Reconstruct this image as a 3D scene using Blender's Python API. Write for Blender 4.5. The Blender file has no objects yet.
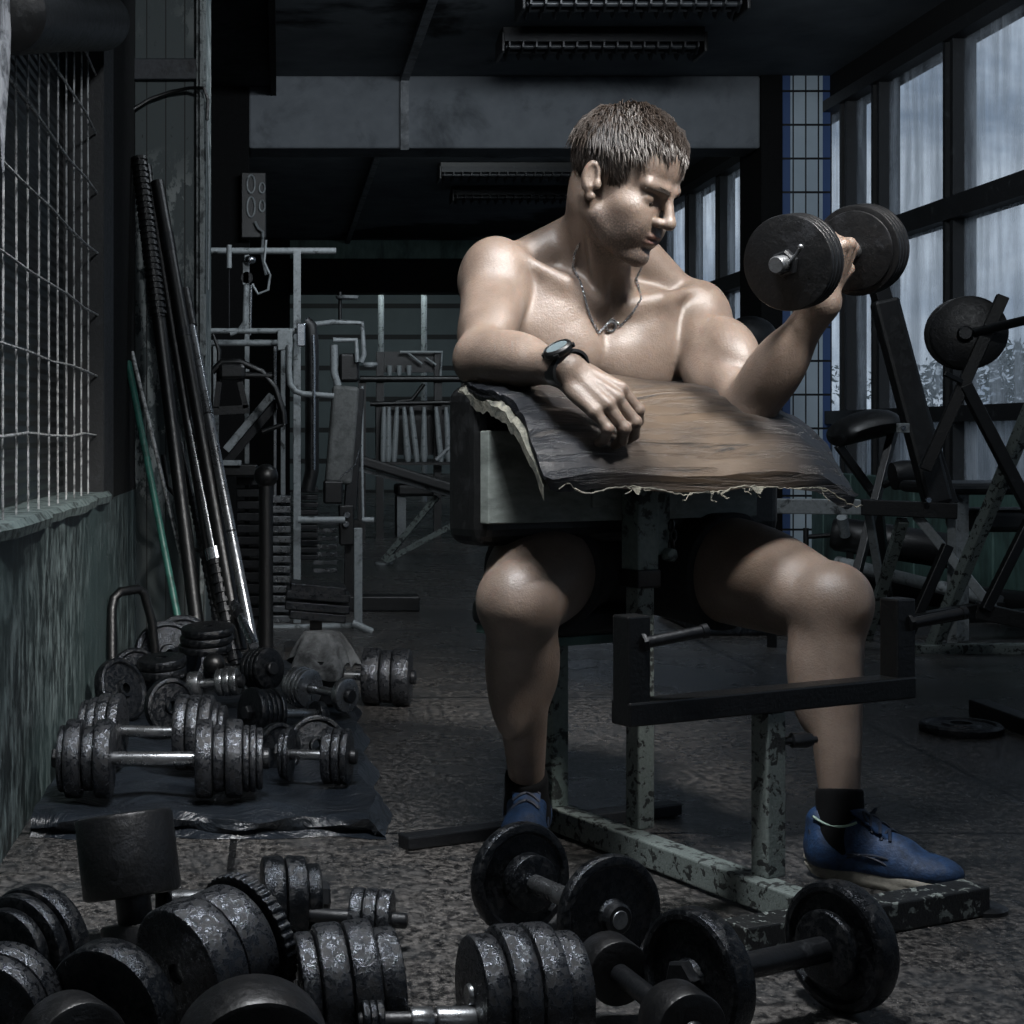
EXPOSURE, SKY, KEY, TOP, FILL, DEEP, SIDE = 0.0, 1.25, 680.0, 26.0, 5.0, 48.0, 190.0
import bpy, bmesh, math, random
import numpy as np
from mathutils import Vector, Matrix, Euler
SC = bpy.context.scene
C = SC.collection
RND = random.Random(7)
F, H, VX, VY = 1650.0, 0.70, 280.0, 435.0          # focal length in pixels, camera height, vanishing point
def P(px, py, Y):                                   # a point of the place at depth Y
    return Vector(((px-VX)*Y/F, Y, H-(py-VY)*Y/F))
def G(px, py):                                      # a point on the floor
    return P(px, py, F*H/(py-VY))
def V(*a): return Vector(a)
# ------------------------------------------------------------------ materials
def srgb(h):
    h = h.lstrip('#'); o = []
    for i in (0, 2, 4):
        c = int(h[i:i+2], 16)/255
        o.append(c/12.92 if c <= .04045 else ((c+.055)/1.055)**2.4)
    return tuple(o)+(1,)
class NT:
    def __init__(s, name):
        s.m = bpy.data.materials.new(name); s.m.use_nodes = True
        s.t = s.m.node_tree; s.t.nodes.clear()
        s.out = s.n('ShaderNodeOutputMaterial')
    def n(s, typ, **k):
        nd = s.t.nodes.new(typ)
        for a, b in k.items():
            if a.startswith('i_'):
                key = a[2:]; key = int(key) if key.isdigit() else key.replace('_', ' ')
                nd.inputs[key].default_value = b
            else: setattr(nd, a, b)
        return nd
    def l(s, a, b): s.t.links.new(a, b)
    def coord(s, scale=(1, 1, 1), which='Object'):
        tc = s.n('ShaderNodeTexCoord'); mp = s.n('ShaderNodeMapping')
        mp.inputs['Scale'].default_value = scale
        s.l(tc.outputs[which], mp.inputs['Vector']); return mp.outputs[0]
    def noise(s, scale, vec=None, detail=6, rough=.6, dist=0):
        nd = s.n('ShaderNodeTexNoise'); nd.inputs['Scale'].default_value = scale
        nd.inputs['Detail'].default_value = detail; nd.inputs['Roughness'].default_value = rough
        nd.inputs['Distortion'].default_value = dist
        if vec is not None: s.l(vec, nd.inputs['Vector'])
        return nd.outputs['Fac']
    def ramp(s, fac, lo, hi, a=(0, 0, 0, 1), b=(1, 1, 1, 1)):
        r = s.n('ShaderNodeValToRGB'); e = r.color_ramp.elements
        e[0].position = lo; e[0].color = a; e[1].position = hi; e[1].color = b
        s.l(fac, r.inputs[0]); return r.outputs[0]
    def mix(s, fac, a, b, mode='MIX'):
        m = s.n('ShaderNodeMix', data_type='RGBA', blend_type=mode)
        for sock, v in ((m.inputs[0], fac), (m.inputs[6], a), (m.inputs[7], b)):
            if hasattr(v, 'links'): s.l(v, sock)
            else: sock.default_value = v
        return m.outputs[2]
    def math(s, op, a, b=None, c=None):
        m = s.n('ShaderNodeMath', operation=op)
        for i, v in enumerate((a, b, c)):
            if v is None: continue
            if hasattr(v, 'links'): s.l(v, m.inputs[i])
            else: m.inputs[i].default_value = v
        return m.outputs[0]
    def bump(s, h, strength=.3, dist=.01, nrm=None):
        b = s.n('ShaderNodeBump'); b.inputs['Strength'].default_value = strength
        b.inputs['Distance'].default_value = dist; s.l(h, b.inputs['Height'])
        if nrm is not None: s.l(nrm, b.inputs['Normal'])
        return b.outputs[0]
    def bsdf(s, color, rough=.5, metal=0., nrm=None, **k):
        b = s.n('ShaderNodeBsdfPrincipled')
        for key, v in (('Base Color', color), ('Roughness', rough), ('Metallic', metal), ('Normal', nrm)):
            if v is None: continue
            if hasattr(v, 'links'): s.l(v, b.inputs[key])
            else: b.inputs[key].default_value = v
        for key, v in k.items(): b.inputs[key.replace('_', ' ')].default_value = v
        s.l(b.outputs[0], s.out.inputs[0]); return b
def wear(name, c1, c2, scale=20, lo=.45, hi=.6, r1=.5, r2=.6, m1=0., m2=0., bump=.2, stretch=(1, 1, 1), fine=None, spec=.5, bd=.004):
    """paint c1 with patches of c2 where the noise is high"""
    t = NT(name); v = t.coord(stretch)
    n = t.noise(scale, v, 8, .65, .4)
    f = t.ramp(n, lo, hi)
    n2 = t.noise(scale*4.3, v, 4, .6)
    col = t.mix(f, c1, c2)
    col = t.mix(t.math('MULTIPLY', t.ramp(n2, .3, .75), .55 if fine is None else fine), col, (c1[0]*.35, c1[1]*.35, c1[2]*.35, 1))
    rr = t.math('ADD', t.math('MULTIPLY', f, r2-r1), r1)
    rr = t.math('ADD', rr, t.math('MULTIPLY', t.math('SUBTRACT', n2, .5), .35))
    mm = t.math('ADD', t.math('MULTIPLY', f, m2-m1), m1)
    hgt = t.math('ADD', t.math('MULTIPLY', f, -.6), n2)
    t.bsdf(col, rr, mm, t.bump(hgt, bump, bd), Specular_IOR_Level=spec)
    return t.m
def plain(name, c, rough=.5, metal=0., spec=.5):
    t = NT(name); v = t.coord(); n = t.noise(60, v, 4)
    t.bsdf(t.mix(t.math('MULTIPLY', n, .45), c, (c[0]*.4, c[1]*.4, c[2]*.4, 1)), t.math('ADD', t.math('MULTIPLY', n, .25), rough-.12), metal, t.bump(n, .08, .002), Specular_IOR_Level=spec)
    return t.m
M = {}
M['iron'] = wear('cast_iron', srgb('282b2f'), srgb('0a0b0c'), 100, .49, .62, .30, .55, .9, .2, .3, fine=.4)
M['iron_dark'] = wear('black_iron', srgb('0c0d0f'), srgb('34363a'), 22, .55, .75, .42, .4, .1, .6, .3)
M['iron_rub'] = wear('rubbed_iron', srgb('474a4f'), srgb('0b0c0e'), 120, .47, .58, .27, .55, .95, .2, .3, fine=.45)
M['steel'] = wear('bare_steel', srgb('9a9da0'), srgb('55585c'), 14, .5, .7, .28, .5, .95, .7, .1)
M['chrome'] = plain('dull_chrome', srgb('b9bec4'), .25, 1.)
M['dark_steel'] = wear('dark_steel', srgb('17191c'), srgb('4a4d50'), 30, .6, .75, .4, .45, .3, .7, .2)
M['black_paint'] = wear('black_paint', srgb('08090a'), srgb('2b2d2f'), 35, .62, .75, .4, .5, .0, .3, .2)
M['white_chip'] = wear('chipped_white_paint', srgb('68716e'), srgb('0d0e0f'), 55, .535, .565, .5, .7, 0., .2, .5, bd=.003)
M['dark_chip'] = wear('dark_chipped_paint', srgb('101213'), srgb('7b837f'), 50, .56, .59, .5, .7, 0., .1, .4, bd=.003)
M['green_chip'] = wear('chipped_green_grey_paint', srgb('66736f'), srgb('141816'), 26, .53, .58, .5, .7, 0., .1, .4, bd=.003)
M['pale_tube'] = wear('pale_painted_tube', srgb('8c9294'), srgb('2a2d2e'), 22, .55, .66, .45, .6, 0., .2, .3)
M['green_pole'] = wear('green_painted_pole', srgb('2c5f55'), srgb('14302b'), 18, .5, .7, .4, .5)
M['vinyl'] = wear('black_vinyl', srgb('0b0c0d'), srgb('1c1e20'), 30, .5, .7, .45, .6, bump=.15)
M['vinyl_grey'] = wear('grey_vinyl', srgb('5b5d5c'), srgb('353736'), 24, .45, .7, .6, .7)
M['board'] = wear('painted_board', srgb('858c87'), srgb('4c524f'), 9, .5, .75, .6, .7, stretch=(1, 1, 2.5))
M['rubber'] = plain('black_rubber', srgb('0d0e0f'), .7)
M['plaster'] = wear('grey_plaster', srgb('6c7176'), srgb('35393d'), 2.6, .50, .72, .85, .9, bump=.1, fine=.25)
M['soffit'] = wear('dark_soffit', srgb('24282c'), srgb('121416'), 4, .5, .7, .85, .9, bump=.1)
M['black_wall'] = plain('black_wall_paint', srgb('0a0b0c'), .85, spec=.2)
M['teal'] = wear('teal_wall_paint', srgb('4a6661'), srgb('202a29'), 6, .48, .7, .6, .8, stretch=(1, 1, .4))
M['blue_steel'] = wear('blue_grey_metal', srgb('30343a'), srgb('0e1012'), 18, .5, .7, .5, .6)
M['frame_dark'] = wear('dark_window_frame', srgb('101214'), srgb('2c3032'), 26, .58, .7, .55, .7)
M['rust'] = wear('rusty_rod', srgb('c4c6c6'), srgb('3a3c3d'), 60, .42, .62, .55, .75, .3, .1)
# ------------------------------------------------------------------ mesh builder
class MB:
    def __init__(s): s.v = []; s.f = []; s.sm = []
    def add(s, vs, fs, smooth=False):
        o = len(s.v); s.v += [Vector(x) for x in vs]; s.f += [tuple(i+o for i in f) for f in fs]; s.sm += [smooth]*len(fs); return s
    def box(s, c, size, R=None):
        hx, hy, hz = size[0]/2, size[1]/2, size[2]/2; c = Vector(c)
        vs = [Vector((x, y, z)) for x in (-hx, hx) for y in (-hy, hy) for z in (-hz, hz)]
        if R is not None: vs = [R @ v for v in vs]
        return s.add([v+c for v in vs], [(0, 1, 3, 2), (4, 6, 7, 5), (0, 4, 5, 1), (2, 3, 7, 6), (0, 2, 6, 4), (1, 5, 7, 3)])
    def span(s, lo, hi):
        return s.box([(a+b)/2 for a, b in zip(lo, hi)], [abs(b-a) for a, b in zip(lo, hi)])
    def beam(s, a, b, w, h, up=(0, 0, 1)):           # rectangular bar from a to b, w across, h along up
        a, b = Vector(a), Vector(b); z = (b-a); L = z.length; z.normalize()
        u = Vector(up); u = u-z*u.dot(z)
        if u.length < 1e-4: u = Vector((0, 1, 0))-z*z.y
        u.normalize(); x = u.cross(z)
        R = Matrix((x, u, z)).transposed()
        return s.box((a+b)/2, (w, h, L), R)
    def tube(s, pts, r, n=12, caps=True, smooth=True):
        pts = [Vector(p) for p in pts]; rs = r if isinstance(r, (list, tuple)) else [r]*len(pts)
        vs = []; prev = None
        for i, p in enumerate(pts):
            d = (pts[min(i+1, len(pts)-1)]-pts[max(i-1, 0)]).normalized()
            if prev is None:
                u = d.orthogonal().normalized()
            else:
                u = prev-d*prev.dot(d); u = u.normalized() if u.length > 1e-6 else d.orthogonal().normalized()
            prev = u; w = d.cross(u)
            vs += [p+(u*math.cos(2*math.pi*k/n)+w*math.sin(2*math.pi*k/n))*rs[i] for k in range(n)]
        fs = []
        for i in range(len(pts)-1):
            for k in range(n):
                fs.append((i*n+k, i*n+(k+1) % n, (i+1)*n+(k+1) % n, (i+1)*n+k))
        s.add(vs, fs, smooth)
        if caps:
            o = len(s.v)-len(vs)
            s.f.append(tuple(o+k for k in range(n))[::-1]); s.f.append(tuple(o+(len(pts)-1)*n+k for k in range(n))); s.sm += [False, False]
        return s
    def lathe(s, prof, o=(0, 0, 0), axis=(0, 0, 1), n=40, closed=False, smooth=True):   # prof: (radius, along)
        o = Vector(o); z = Vector(axis).normalized(); u = z.orthogonal().normalized(); w = z.cross(u)
        vs = []; idx = []
        for r, t in prof:
            if r < 1e-6: idx.append([len(vs)]*n); vs.append(o+z*t)
            else:
                idx.append(list(range(len(vs), len(vs)+n)))
                vs += [o+z*t+(u*math.cos(2*math.pi*k/n)+w*math.sin(2*math.pi*k/n))*r for k in range(n)]
        fs = []
        rng = list(range(len(prof)-1)); pairs = [(i, i+1) for i in rng]+([(len(prof)-1, 0)] if closed else [])
        for i, j in pairs:
            for k in range(n):
                q = [idx[i][k], idx[i][(k+1) % n], idx[j][(k+1) % n], idx[j][k]]
                q2 = [x for m, x in enumerate(q) if x not in q[:m]]
                if len(q2) >= 3: fs.append(tuple(q2))
        return s.add(vs, fs, smooth)
    def ball(s, c, r, n=20, m=12, R=None):
        r = Vector(r) if hasattr(r, '__len__') else Vector((r, r, r)); c = Vector(c)
        b = MB(); b.lathe([(math.sin(math.pi*i/m), -math.cos(math.pi*i/m)) for i in range(m+1)], n=n)
        vs = [Vector((v.x*r.x, v.y*r.y, v.z*r.z)) for v in b.v]
        if R is not None: vs = [R @ v for v in vs]
        return s.add([v+c for v in vs], b.f, True)
    def grid(s, rows, smooth=True, flip=False):
        n = len(rows[0]); vs = [p for r in rows for p in r]; fs = []
        for i in range(len(rows)-1):
            for k in range(n-1):
                q = (i*n+k, i*n+k+1, (i+1)*n+k+1, (i+1)*n+k); fs.append(q[::-1] if flip else q)
        return s.add(vs, fs, smooth)
    def mesh(s, name, org=(0, 0, 0), mat=None, sharp=40):
        me = bpy.data.meshes.new(name); org = Vector(org)
        me.from_pydata([tuple(v-org) for v in s.v], [], s.f); me.update()
        me.polygons.foreach_set('use_smooth', s.sm)
        if any(s.sm):
            try: me.set_sharp_from_angle(angle=math.radians(sharp))
            except Exception: pass
        bm = bmesh.new(); bm.from_mesh(me); bmesh.ops.recalc_face_normals(bm, faces=bm.faces); bm.to_mesh(me); bm.free()
        if mat is not None: me.materials.append(M[mat] if isinstance(mat, str) else mat)
        return me
    def build(s, name, mat, parent=None, org=None, bevel=0, seg=2):
        if org is None: org = ORG.get(parent.as_pointer(), (0, 0, 0)) if parent else (0, 0, 0)
        me = s.mesh(name, org, mat)
        o = bpy.data.objects.new(name, me); C.objects.link(o)
        if parent: o.parent = parent; ORG[o.as_pointer()] = Vector(org)
        else: o.location = org
        if bevel:
            b = o.modifiers.new('bevel', 'BEVEL'); b.width = bevel; b.segments = seg; b.limit_method = 'ANGLE'; b.angle_limit = math.radians(35)
            b.harden_normals = False
        return o
ORG = {}
def tag(o, label=None, cat=None, group=None, kind=None):
    for k, v in (('label', label), ('category', cat), ('group', group), ('kind', kind)):
        if v: o[k] = v
    return o
def thing(name, label, cat, loc=(0, 0, 0), group=None):
    o = bpy.data.objects.new(name, None); C.objects.link(o); o.location = loc; o.empty_display_size = .05
    ORG[o.as_pointer()] = Vector(loc); return tag(o, label, cat, group)
def struct(mb, name, mat, bevel=0):
    o = mb.build(name, mat, None, bevel=bevel); o['kind'] = 'structure'; return o
def link_mesh(name, me, parent):
    o = bpy.data.objects.new(name, me); C.objects.link(o); o.parent = parent; return o
def frame_from(axis, up=(0, 0, 1)):                  # rotation whose X axis is `axis`
    x = Vector(axis).normalized(); u = Vector(up); z = u-x*u.dot(x)
    if z.length < 1e-3: z = Vector((0, 1, 0))-x*x.y
    z.normalize(); y = z.cross(x); return Matrix((x, y, z)).transposed()
# ------------------------------------------------------------------ camera, world
cam = bpy.data.cameras.new('camera'); co = bpy.data.objects.new('camera', cam); C.objects.link(co)
co.location = (0, 0, H); co.rotation_euler = (math.pi/2, 0, 0)
cam.sensor_width = 36; cam.lens = F/1024*36; cam.shift_x = (512-VX)/1024; cam.shift_y = (VY-512)/1024; cam.clip_start = .05
SC.camera = co
vs_ = SC.view_settings; vs_.view_transform = 'Standard'; vs_.look = 'None'; vs_.gamma = 1; vs_.use_curve_mapping = False; vs_.exposure = EXPOSURE
SC.cycles.use_denoising = True; SC.cycles.max_bounces = 8; SC.cycles.transparent_max_bounces = 12
SC.cycles.sample_clamp_indirect = 4
w = bpy.data.worlds.new('overcast_sky'); SC.world = w; w.use_nodes = True; nt = w.node_tree; nt.nodes.clear()
t = NT.__new__(NT); t.t = nt; t.out = t.n('ShaderNodeOutputWorld')
tc = t.n('ShaderNodeTexCoord'); mp = t.n('ShaderNodeMapping'); mp.inputs['Scale'].default_value = (2.6, 2.6, 5.5)
t.l(tc.outputs['Generated'], mp.inputs[0])
cl = t.ramp(t.noise(1.6, mp.outputs[0], 8, .6, .5), .40, .62)
col = t.mix(cl, srgb('6f8094'), srgb('d3dae2'))
bg = t.n('ShaderNodeBackground'); bg.inputs[1].default_value = SKY
t.l(col, bg.inputs[0]); t.l(bg.outputs[0], t.out.inputs[0])
# ------------------------------------------------------------------ special surfaces
def floor_material():
    t = NT('worn_wet_floor'); v = t.coord()
    big = t.noise(.9, v, 5, .6); mid = t.noise(6, v, 9, .75, .2); fin = t.noise(120, v, 6, .75); mot = t.noise(62, t.coord((1, .75, 1)), 9, .8, .1)
    c = t.mix(t.ramp(mot, .44, .62), srgb('0a0a0b'), srgb('6a6764'))
    c = t.mix(t.math('MULTIPLY', t.ramp(mid, .45, .70), .8), c, srgb('23272a'))
    c = t.mix(t.math('MULTIPLY', t.ramp(big, .42, .65), .6), c, srgb('0d0e0f'))
    c = t.mix(t.ramp(fin, .58, .68), c, srgb('86827c'))
    sep = t.n('ShaderNodeSeparateXYZ'); t.l(v, sep.inputs[0])
    def joint(s, off, per):
        a = t.math('PINGPONG', t.math('ADD', s, off), per/2)
        return t.math('LESS_THAN', a, .006)
    j = t.math('MAXIMUM', joint(sep.outputs[0], -1.42+1.5*4, 1.5), joint(sep.outputs[1], 0.1, 1.5))
    c = t.mix(j, c, srgb('060606'))
    r = t.math('ADD', t.math('MULTIPLY', t.ramp(big, .38, .62), -.20), .36)
    r = t.math('ADD', r, t.math('MULTIPLY', t.math('SUBTRACT', mid, .5), .5))
    hgt = t.math('ADD', t.math('MULTIPLY', mot, 1.), t.math('SUBTRACT', t.math('MULTIPLY', fin, .6), j))
    t.bsdf(c, r, 0, t.bump(hgt, .45, .006), Specular_IOR_Level=.6)
    return t.m
M['floor'] = floor_material()
def wall_material():
    t = NT('scuffed_green_wall'); v = t.coord((1, 1, .42)); v2 = t.coord()
    a = t.noise(24, v, 9, .75, .2); b = t.noise(1.6, v2, 4, .6); f = t.noise(46, v, 5, .7)
    c = t.mix(t.ramp(a, .46, .62), srgb('161f1f'), srgb('6f7d7d'))
    c = t.mix(t.math('MULTIPLY', t.ramp(b, .40, .62), .85), c, srgb('2d3d3d'))
    c = t.mix(t.ramp(f, .60, .72), c, srgb('0d1212'))
    t.bsdf(c, t.math('ADD', t.math('MULTIPLY', a, .5), .25), 0, t.bump(t.math('ADD', a, f), .35, .006))
    return t.m
M['wall_green'] = wall_material()
def ceiling_material():
    t = NT('stained_ceiling'); v = t.coord()
    a = t.noise(.55, v, 6, .62, .3); b = t.noise(3, v, 6, .6)
    c = t.mix(t.ramp(b, .35, .7), srgb('5f656a'), srgb('4a5055'))
    c = t.mix(t.ramp(a, .56, .62), c, srgb('14171a'))
    t.bsdf(c, .9, 0, t.bump(b, .1, .01), Specular_IOR_Level=.2); return t.m
M['ceiling'] = ceiling_material()
def pillar_material():
    t = NT('peeling_boarded_pillar'); v = t.coord((1, 1, .5)); v2 = t.coord()
    a = t.noise(22, v, 9, .72, .3); b = t.noise(1.6, v2, 3, .5)
    f = t.math('MULTIPLY', t.ramp(a, .49, .53), t.ramp(b, .44, .60))
    c = t.mix(f, srgb('434c4d'), srgb('a3a9a7'))
    c = t.mix(t.ramp(t.noise(40, v, 5, .7), .62, .70), c, srgb('101313'))
    sep = t.n('ShaderNodeSeparateXYZ'); t.l(v2, sep.inputs[0])
    j = t.math('LESS_THAN', t.math('PINGPONG', t.math('ADD', sep.outputs[0], 4.02), .03), .0018)
    c = t.mix(j, c, srgb('0a0b0b'))
    t.bsdf(c, .6, 0, t.bump(t.math('SUBTRACT', f, j), .4, .004)); return t.m
M['pillar'] = pillar_material()
def glass_material(name, tint, dirt, lo, hi, amount, rough_glass=False):
    t = NT(name); v = t.coord((1, 5, .55)); v2 = t.coord((1, 1, 1))
    s = t.noise(2.2, v, 7, .65, .3); g = t.noise(1.5, v2, 5, .6)
    f = t.math('ADD', t.math('MULTIPLY', t.ramp(s, lo, hi), amount), t.math('MULTIPLY', t.ramp(g, .4, .7), .25))
    tr = t.n('ShaderNodeBsdfTransparent'); tr.inputs[0].default_value = tint
    df = t.n('ShaderNodeBsdfTranslucent'); df.inputs[0].default_value = dirt
    d2 = t.n('ShaderNodeBsdfDiffuse'); d2.inputs[0].default_value = dirt
    gl = t.n('ShaderNodeBsdfGlossy'); gl.inputs[1].default_value = .15; gl.inputs[0].default_value = (.6, .6, .6, 1)
    m0 = t.n('ShaderNodeMixShader', i_0=.3); t.l(df.outputs[0], m0.inputs[1]); t.l(d2.outputs[0], m0.inputs[2])
    m1 = t.n('ShaderNodeMixShader'); t.l(f, m1.inputs[0]); t.l(tr.outputs[0], m1.inputs[1]); t.l(m0.outputs[0], m1.inputs[2])
    m2 = t.n('ShaderNodeMixShader', i_0=.05); t.l(m1.outputs[0], m2.inputs[1]); t.l(gl.outputs[0], m2.inputs[2])
    t.l(m2.outputs[0], t.out.inputs[0]); return t.m
M['dirty_glass'] = glass_material('dirty_streaked_glass', (.80, .84, .88, 1), (.62, .66, .70, 1), .40, .75, .55)
def ribbed():
    t = NT('ribbed_dark_glass'); v = t.coord()
    sep = t.n('ShaderNodeSeparateXYZ'); t.l(v, sep.inputs[0])
    rib = t.math('SINE', t.math('MULTIPLY', sep.outputs[2], 260.))
    n = t.noise(5, t.coord((1, 1, .4)), 7, .65)
    c = t.mix(t.ramp(n, .42, .66), srgb('070b0d'), srgb('1c292e'))
    t.bsdf(c, .35, 0, t.bump(rib, .5, .01)); return t.m
M['ribbed'] = ribbed()
def tiles():
    t = NT('blue_column_tiles'); v = t.coord()
    sep = t.n('ShaderNodeSeparateXYZ'); t.l(v, sep.inputs[0])
    jx = t.math('LESS_THAN', t.math('PINGPONG', t.math('ADD', sep.outputs[0], 0.03), .0345), .004)
    jz = t.math('LESS_THAN', t.math('PINGPONG', sep.outputs[2], .092), .006)
    j = t.math('MAXIMUM', jx, jz)
    n = t.noise(4, v, 5)
    ed = t.math('GREATER_THAN', t.math('ABSOLUTE', t.math('SUBTRACT', sep.outputs[0], 2.872)), .088)
    c = t.mix(ed, t.mix(n, srgb('b4c2cc'), srgb('93a2ad')), srgb('3a5079'))
    c = t.mix(j, c, srgb('0c0f13'))
    t.bsdf(c, .35, 0, t.bump(t.math('SUBTRACT', 1., j), .3, .003)); return t.m
M['tiles'] = tiles()
def cladding():
    t = NT('far_wall_cladding'); v = t.coord()
    sep = t.n('ShaderNodeSeparateXYZ'); t.l(v, sep.inputs[0])
    j = t.math('LESS_THAN', t.math('PINGPONG', sep.outputs[2], .19), .03)
    c = t.mix(t.noise(2, v, 4), srgb('5a6466'), srgb('3c4547'))
    t.bsdf(t.mix(j, c, srgb('0b0d0e')), .7); return t.m
M['cladding'] = cladding()
# ------------------------------------------------------------------ shell
XL, XR, ZC = -.456, 3.0, 2.66
struct(MB().span((-3.2, -2.7, -.15), (3.25, 20.4, 0)), 'floor', 'floor')
struct(MB().span((-3.2, -2.7, ZC), (3.3, 20.4, ZC+.15)), 'ceiling', 'ceiling')
struct(MB().span((-3.2, 20.2, 0), (3.25, 20.4, ZC)), 'wall_far', 'cladding')
struct(MB().span((-3.2, -2.7, 0), (3.25, -2.5, ZC)), 'wall_behind_camera', 'plaster')
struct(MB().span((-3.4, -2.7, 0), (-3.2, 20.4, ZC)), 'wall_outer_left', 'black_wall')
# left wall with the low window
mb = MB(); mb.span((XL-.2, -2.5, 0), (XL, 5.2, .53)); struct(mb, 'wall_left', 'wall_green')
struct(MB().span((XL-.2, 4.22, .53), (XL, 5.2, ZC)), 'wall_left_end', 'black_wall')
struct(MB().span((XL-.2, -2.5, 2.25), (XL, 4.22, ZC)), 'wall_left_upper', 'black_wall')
mb = MB()
rows = []
for i in range(60):
    y = -2.5+i*(6.75)/59; k = .008*math.sin(y*9)+.006*math.sin(y*23)
    rows.append([V(XL-.19, y, .53), V(XL-.19, y, .556), V(XL+.012+k, y, .556+k*.4), V(XL+.022+k, y, .545), V(XL+.018+k, y, .528), V(XL-.02, y, .528)])
mb.grid(rows); struct(mb, 'trim_1', wear('sill_plaster', srgb('5d6a69'), srgb('1a2222'), 30, .48, .62, .6, .8, bump=.5))
struct(MB().span((XL-.10, -2.5, .53), (XL-.09, 4.22, 2.25)), 'window_1', 'ribbed')
# lattice in front of the left window: one welded grille
gr = thing('window_grille', 'rusty welded square bar grille across the ribbed glass of the low wall window', 'grille', (XL-.01, 2.6, .556))
k = 0
z = .70-.1
for i in range(12):
    zz = .70+(i-1)*.152
    if zz > 2.24 or zz < .56: continue
    pts = [V(XL-.006+.003*math.sin(j*1.7+i), 1.3+j*.29, zz+.004*math.sin(j*2.1+i*1.3)) for j in range(11)]
    MB().tube(pts, .0028, 6).build('horizontal_rod', 'rust', gr)
for i in range(21):
    y = 1.42+i*.1375
    MB().tube([V(XL-.013, y+.004*math.sin(i*2.3+j), .556+j*.21) for j in range(9)], .0023, 6).build('vertical_rod', 'rust', gr)
struct(MB().span((XL-.1, 4.16, .53), (XL+.012, 4.40, ZC)), 'trim_2', 'frame_dark')
# pillars
struct(MB().span((XL-.2, 5.2, 0), (-.235, 5.62, ZC)), 'pillar_left', 'pillar')
struct(MB().span((-.262, 5.17, .95), (-.232, 5.2, ZC)).span((-.250, 5.15, .2), (-.238, 5.17, 2.2)), 'trim_3', wear('pale_edge_strip', srgb('7d8484'), srgb('2b3031'), 20, .5, .6, bump=.4))
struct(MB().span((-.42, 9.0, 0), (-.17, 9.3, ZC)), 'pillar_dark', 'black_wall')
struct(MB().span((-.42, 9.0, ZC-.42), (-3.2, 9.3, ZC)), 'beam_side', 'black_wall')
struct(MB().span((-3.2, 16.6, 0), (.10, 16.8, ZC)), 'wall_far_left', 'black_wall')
# beams and soffits
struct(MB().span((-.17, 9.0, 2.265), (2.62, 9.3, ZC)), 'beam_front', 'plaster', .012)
struct(MB().span((-.6, -2.5, 2.60), (-.02, 9.0, ZC)), 'soffit_left', 'soffit')
struct(MB().span((-.05, -2.5, 2.55), (-.02, 9.0, ZC)), 'trim_4', 'black_wall')
struct(MB().span((.655, -2.5, 2.625), (.70, 9.0, ZC)).span((.655, 8.965, 2.25), (.70, 9.0, 2.64)).span((.655, 9.3, 2.625), (.70, 16.6, ZC)), 'trim_5', wear('painted_conduit_box', srgb('676c71'), srgb('3c4145'), 8))
struct(MB().span((.10, 16.6, 2.47), (3.0, 16.8, ZC)), 'lintel_upper', 'teal')
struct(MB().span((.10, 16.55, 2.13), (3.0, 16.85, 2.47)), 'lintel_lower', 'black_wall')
# column with blue tiles and its dark neighbour
struct(MB().span((2.735, 9.0, 0), (3.01, 9.35, ZC)), 'column_tiled', 'tiles')
struct(MB().span((2.62, 8.98, 0), (2.735, 9.4, ZC)), 'column_dark', 'black_wall')
# right wall
struct(MB().span((XR, -2.5, 0), (XR+.2, 20.2, .30)), 'wall_right', 'teal')
struct(MB().span((XR, -2.5, 2.50), (XR+.2, 20.2, ZC)), 'wall_right_upper', 'black_wall')
mull = [-1.65, -.75, .15, 1.05, 1.95, 2.85, 3.75, 4.65, 5.55, 6.45, 7.37, 8.27, 8.74, 9.5, 10.4, 11.25, 12.1, 13.0, 13.9, 14.8, 15.7]
mb = MB()
for y in mull:
    wd = .05 if y not in (9.5,) else .10
    mb.span((XR-.015, y-wd, .30), (XR+.09, y-wd+.035, 2.50)); mb.span((XR-.0, y-wd+.035, .30), (XR+.06, y-wd+.07, 2.50)); mb.span((XR-.02, y+.02, .30), (XR+.09, y+.05, 2.50))
struct(mb, 'trim_6', 'frame_dark')
mb = MB()
mb.span((XR-.03, -2.5, 1.66), (XR+.09, 20.2, 1.76)).span((XR-.03, -2.5, .76), (XR+.09, 20.2, .83)).span((XR-.04, -2.5, 2.46), (XR+.09, 20.2, 2.52)).span((XR-.05, -2.5, .27), (XR+.1, 20.2, .33))
struct(mb, 'trim_7', 'frame_dark')
struct(MB().span((XR+.035, -2.5, .30), (XR+.041, 20.2, 2.50)), 'window_2', 'dirty_glass')
struct(MB().span((3.0, 20.2, 0), (3.2, 20.4, ZC)), 'wall_corner', 'black_wall')
# outside
struct(MB().span((3.3, -8, -.4), (60, 60, -.15)), 'ground_outside', wear('outside_ground', srgb('5c5d58'), srgb('3b3d38'), .8))
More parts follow.
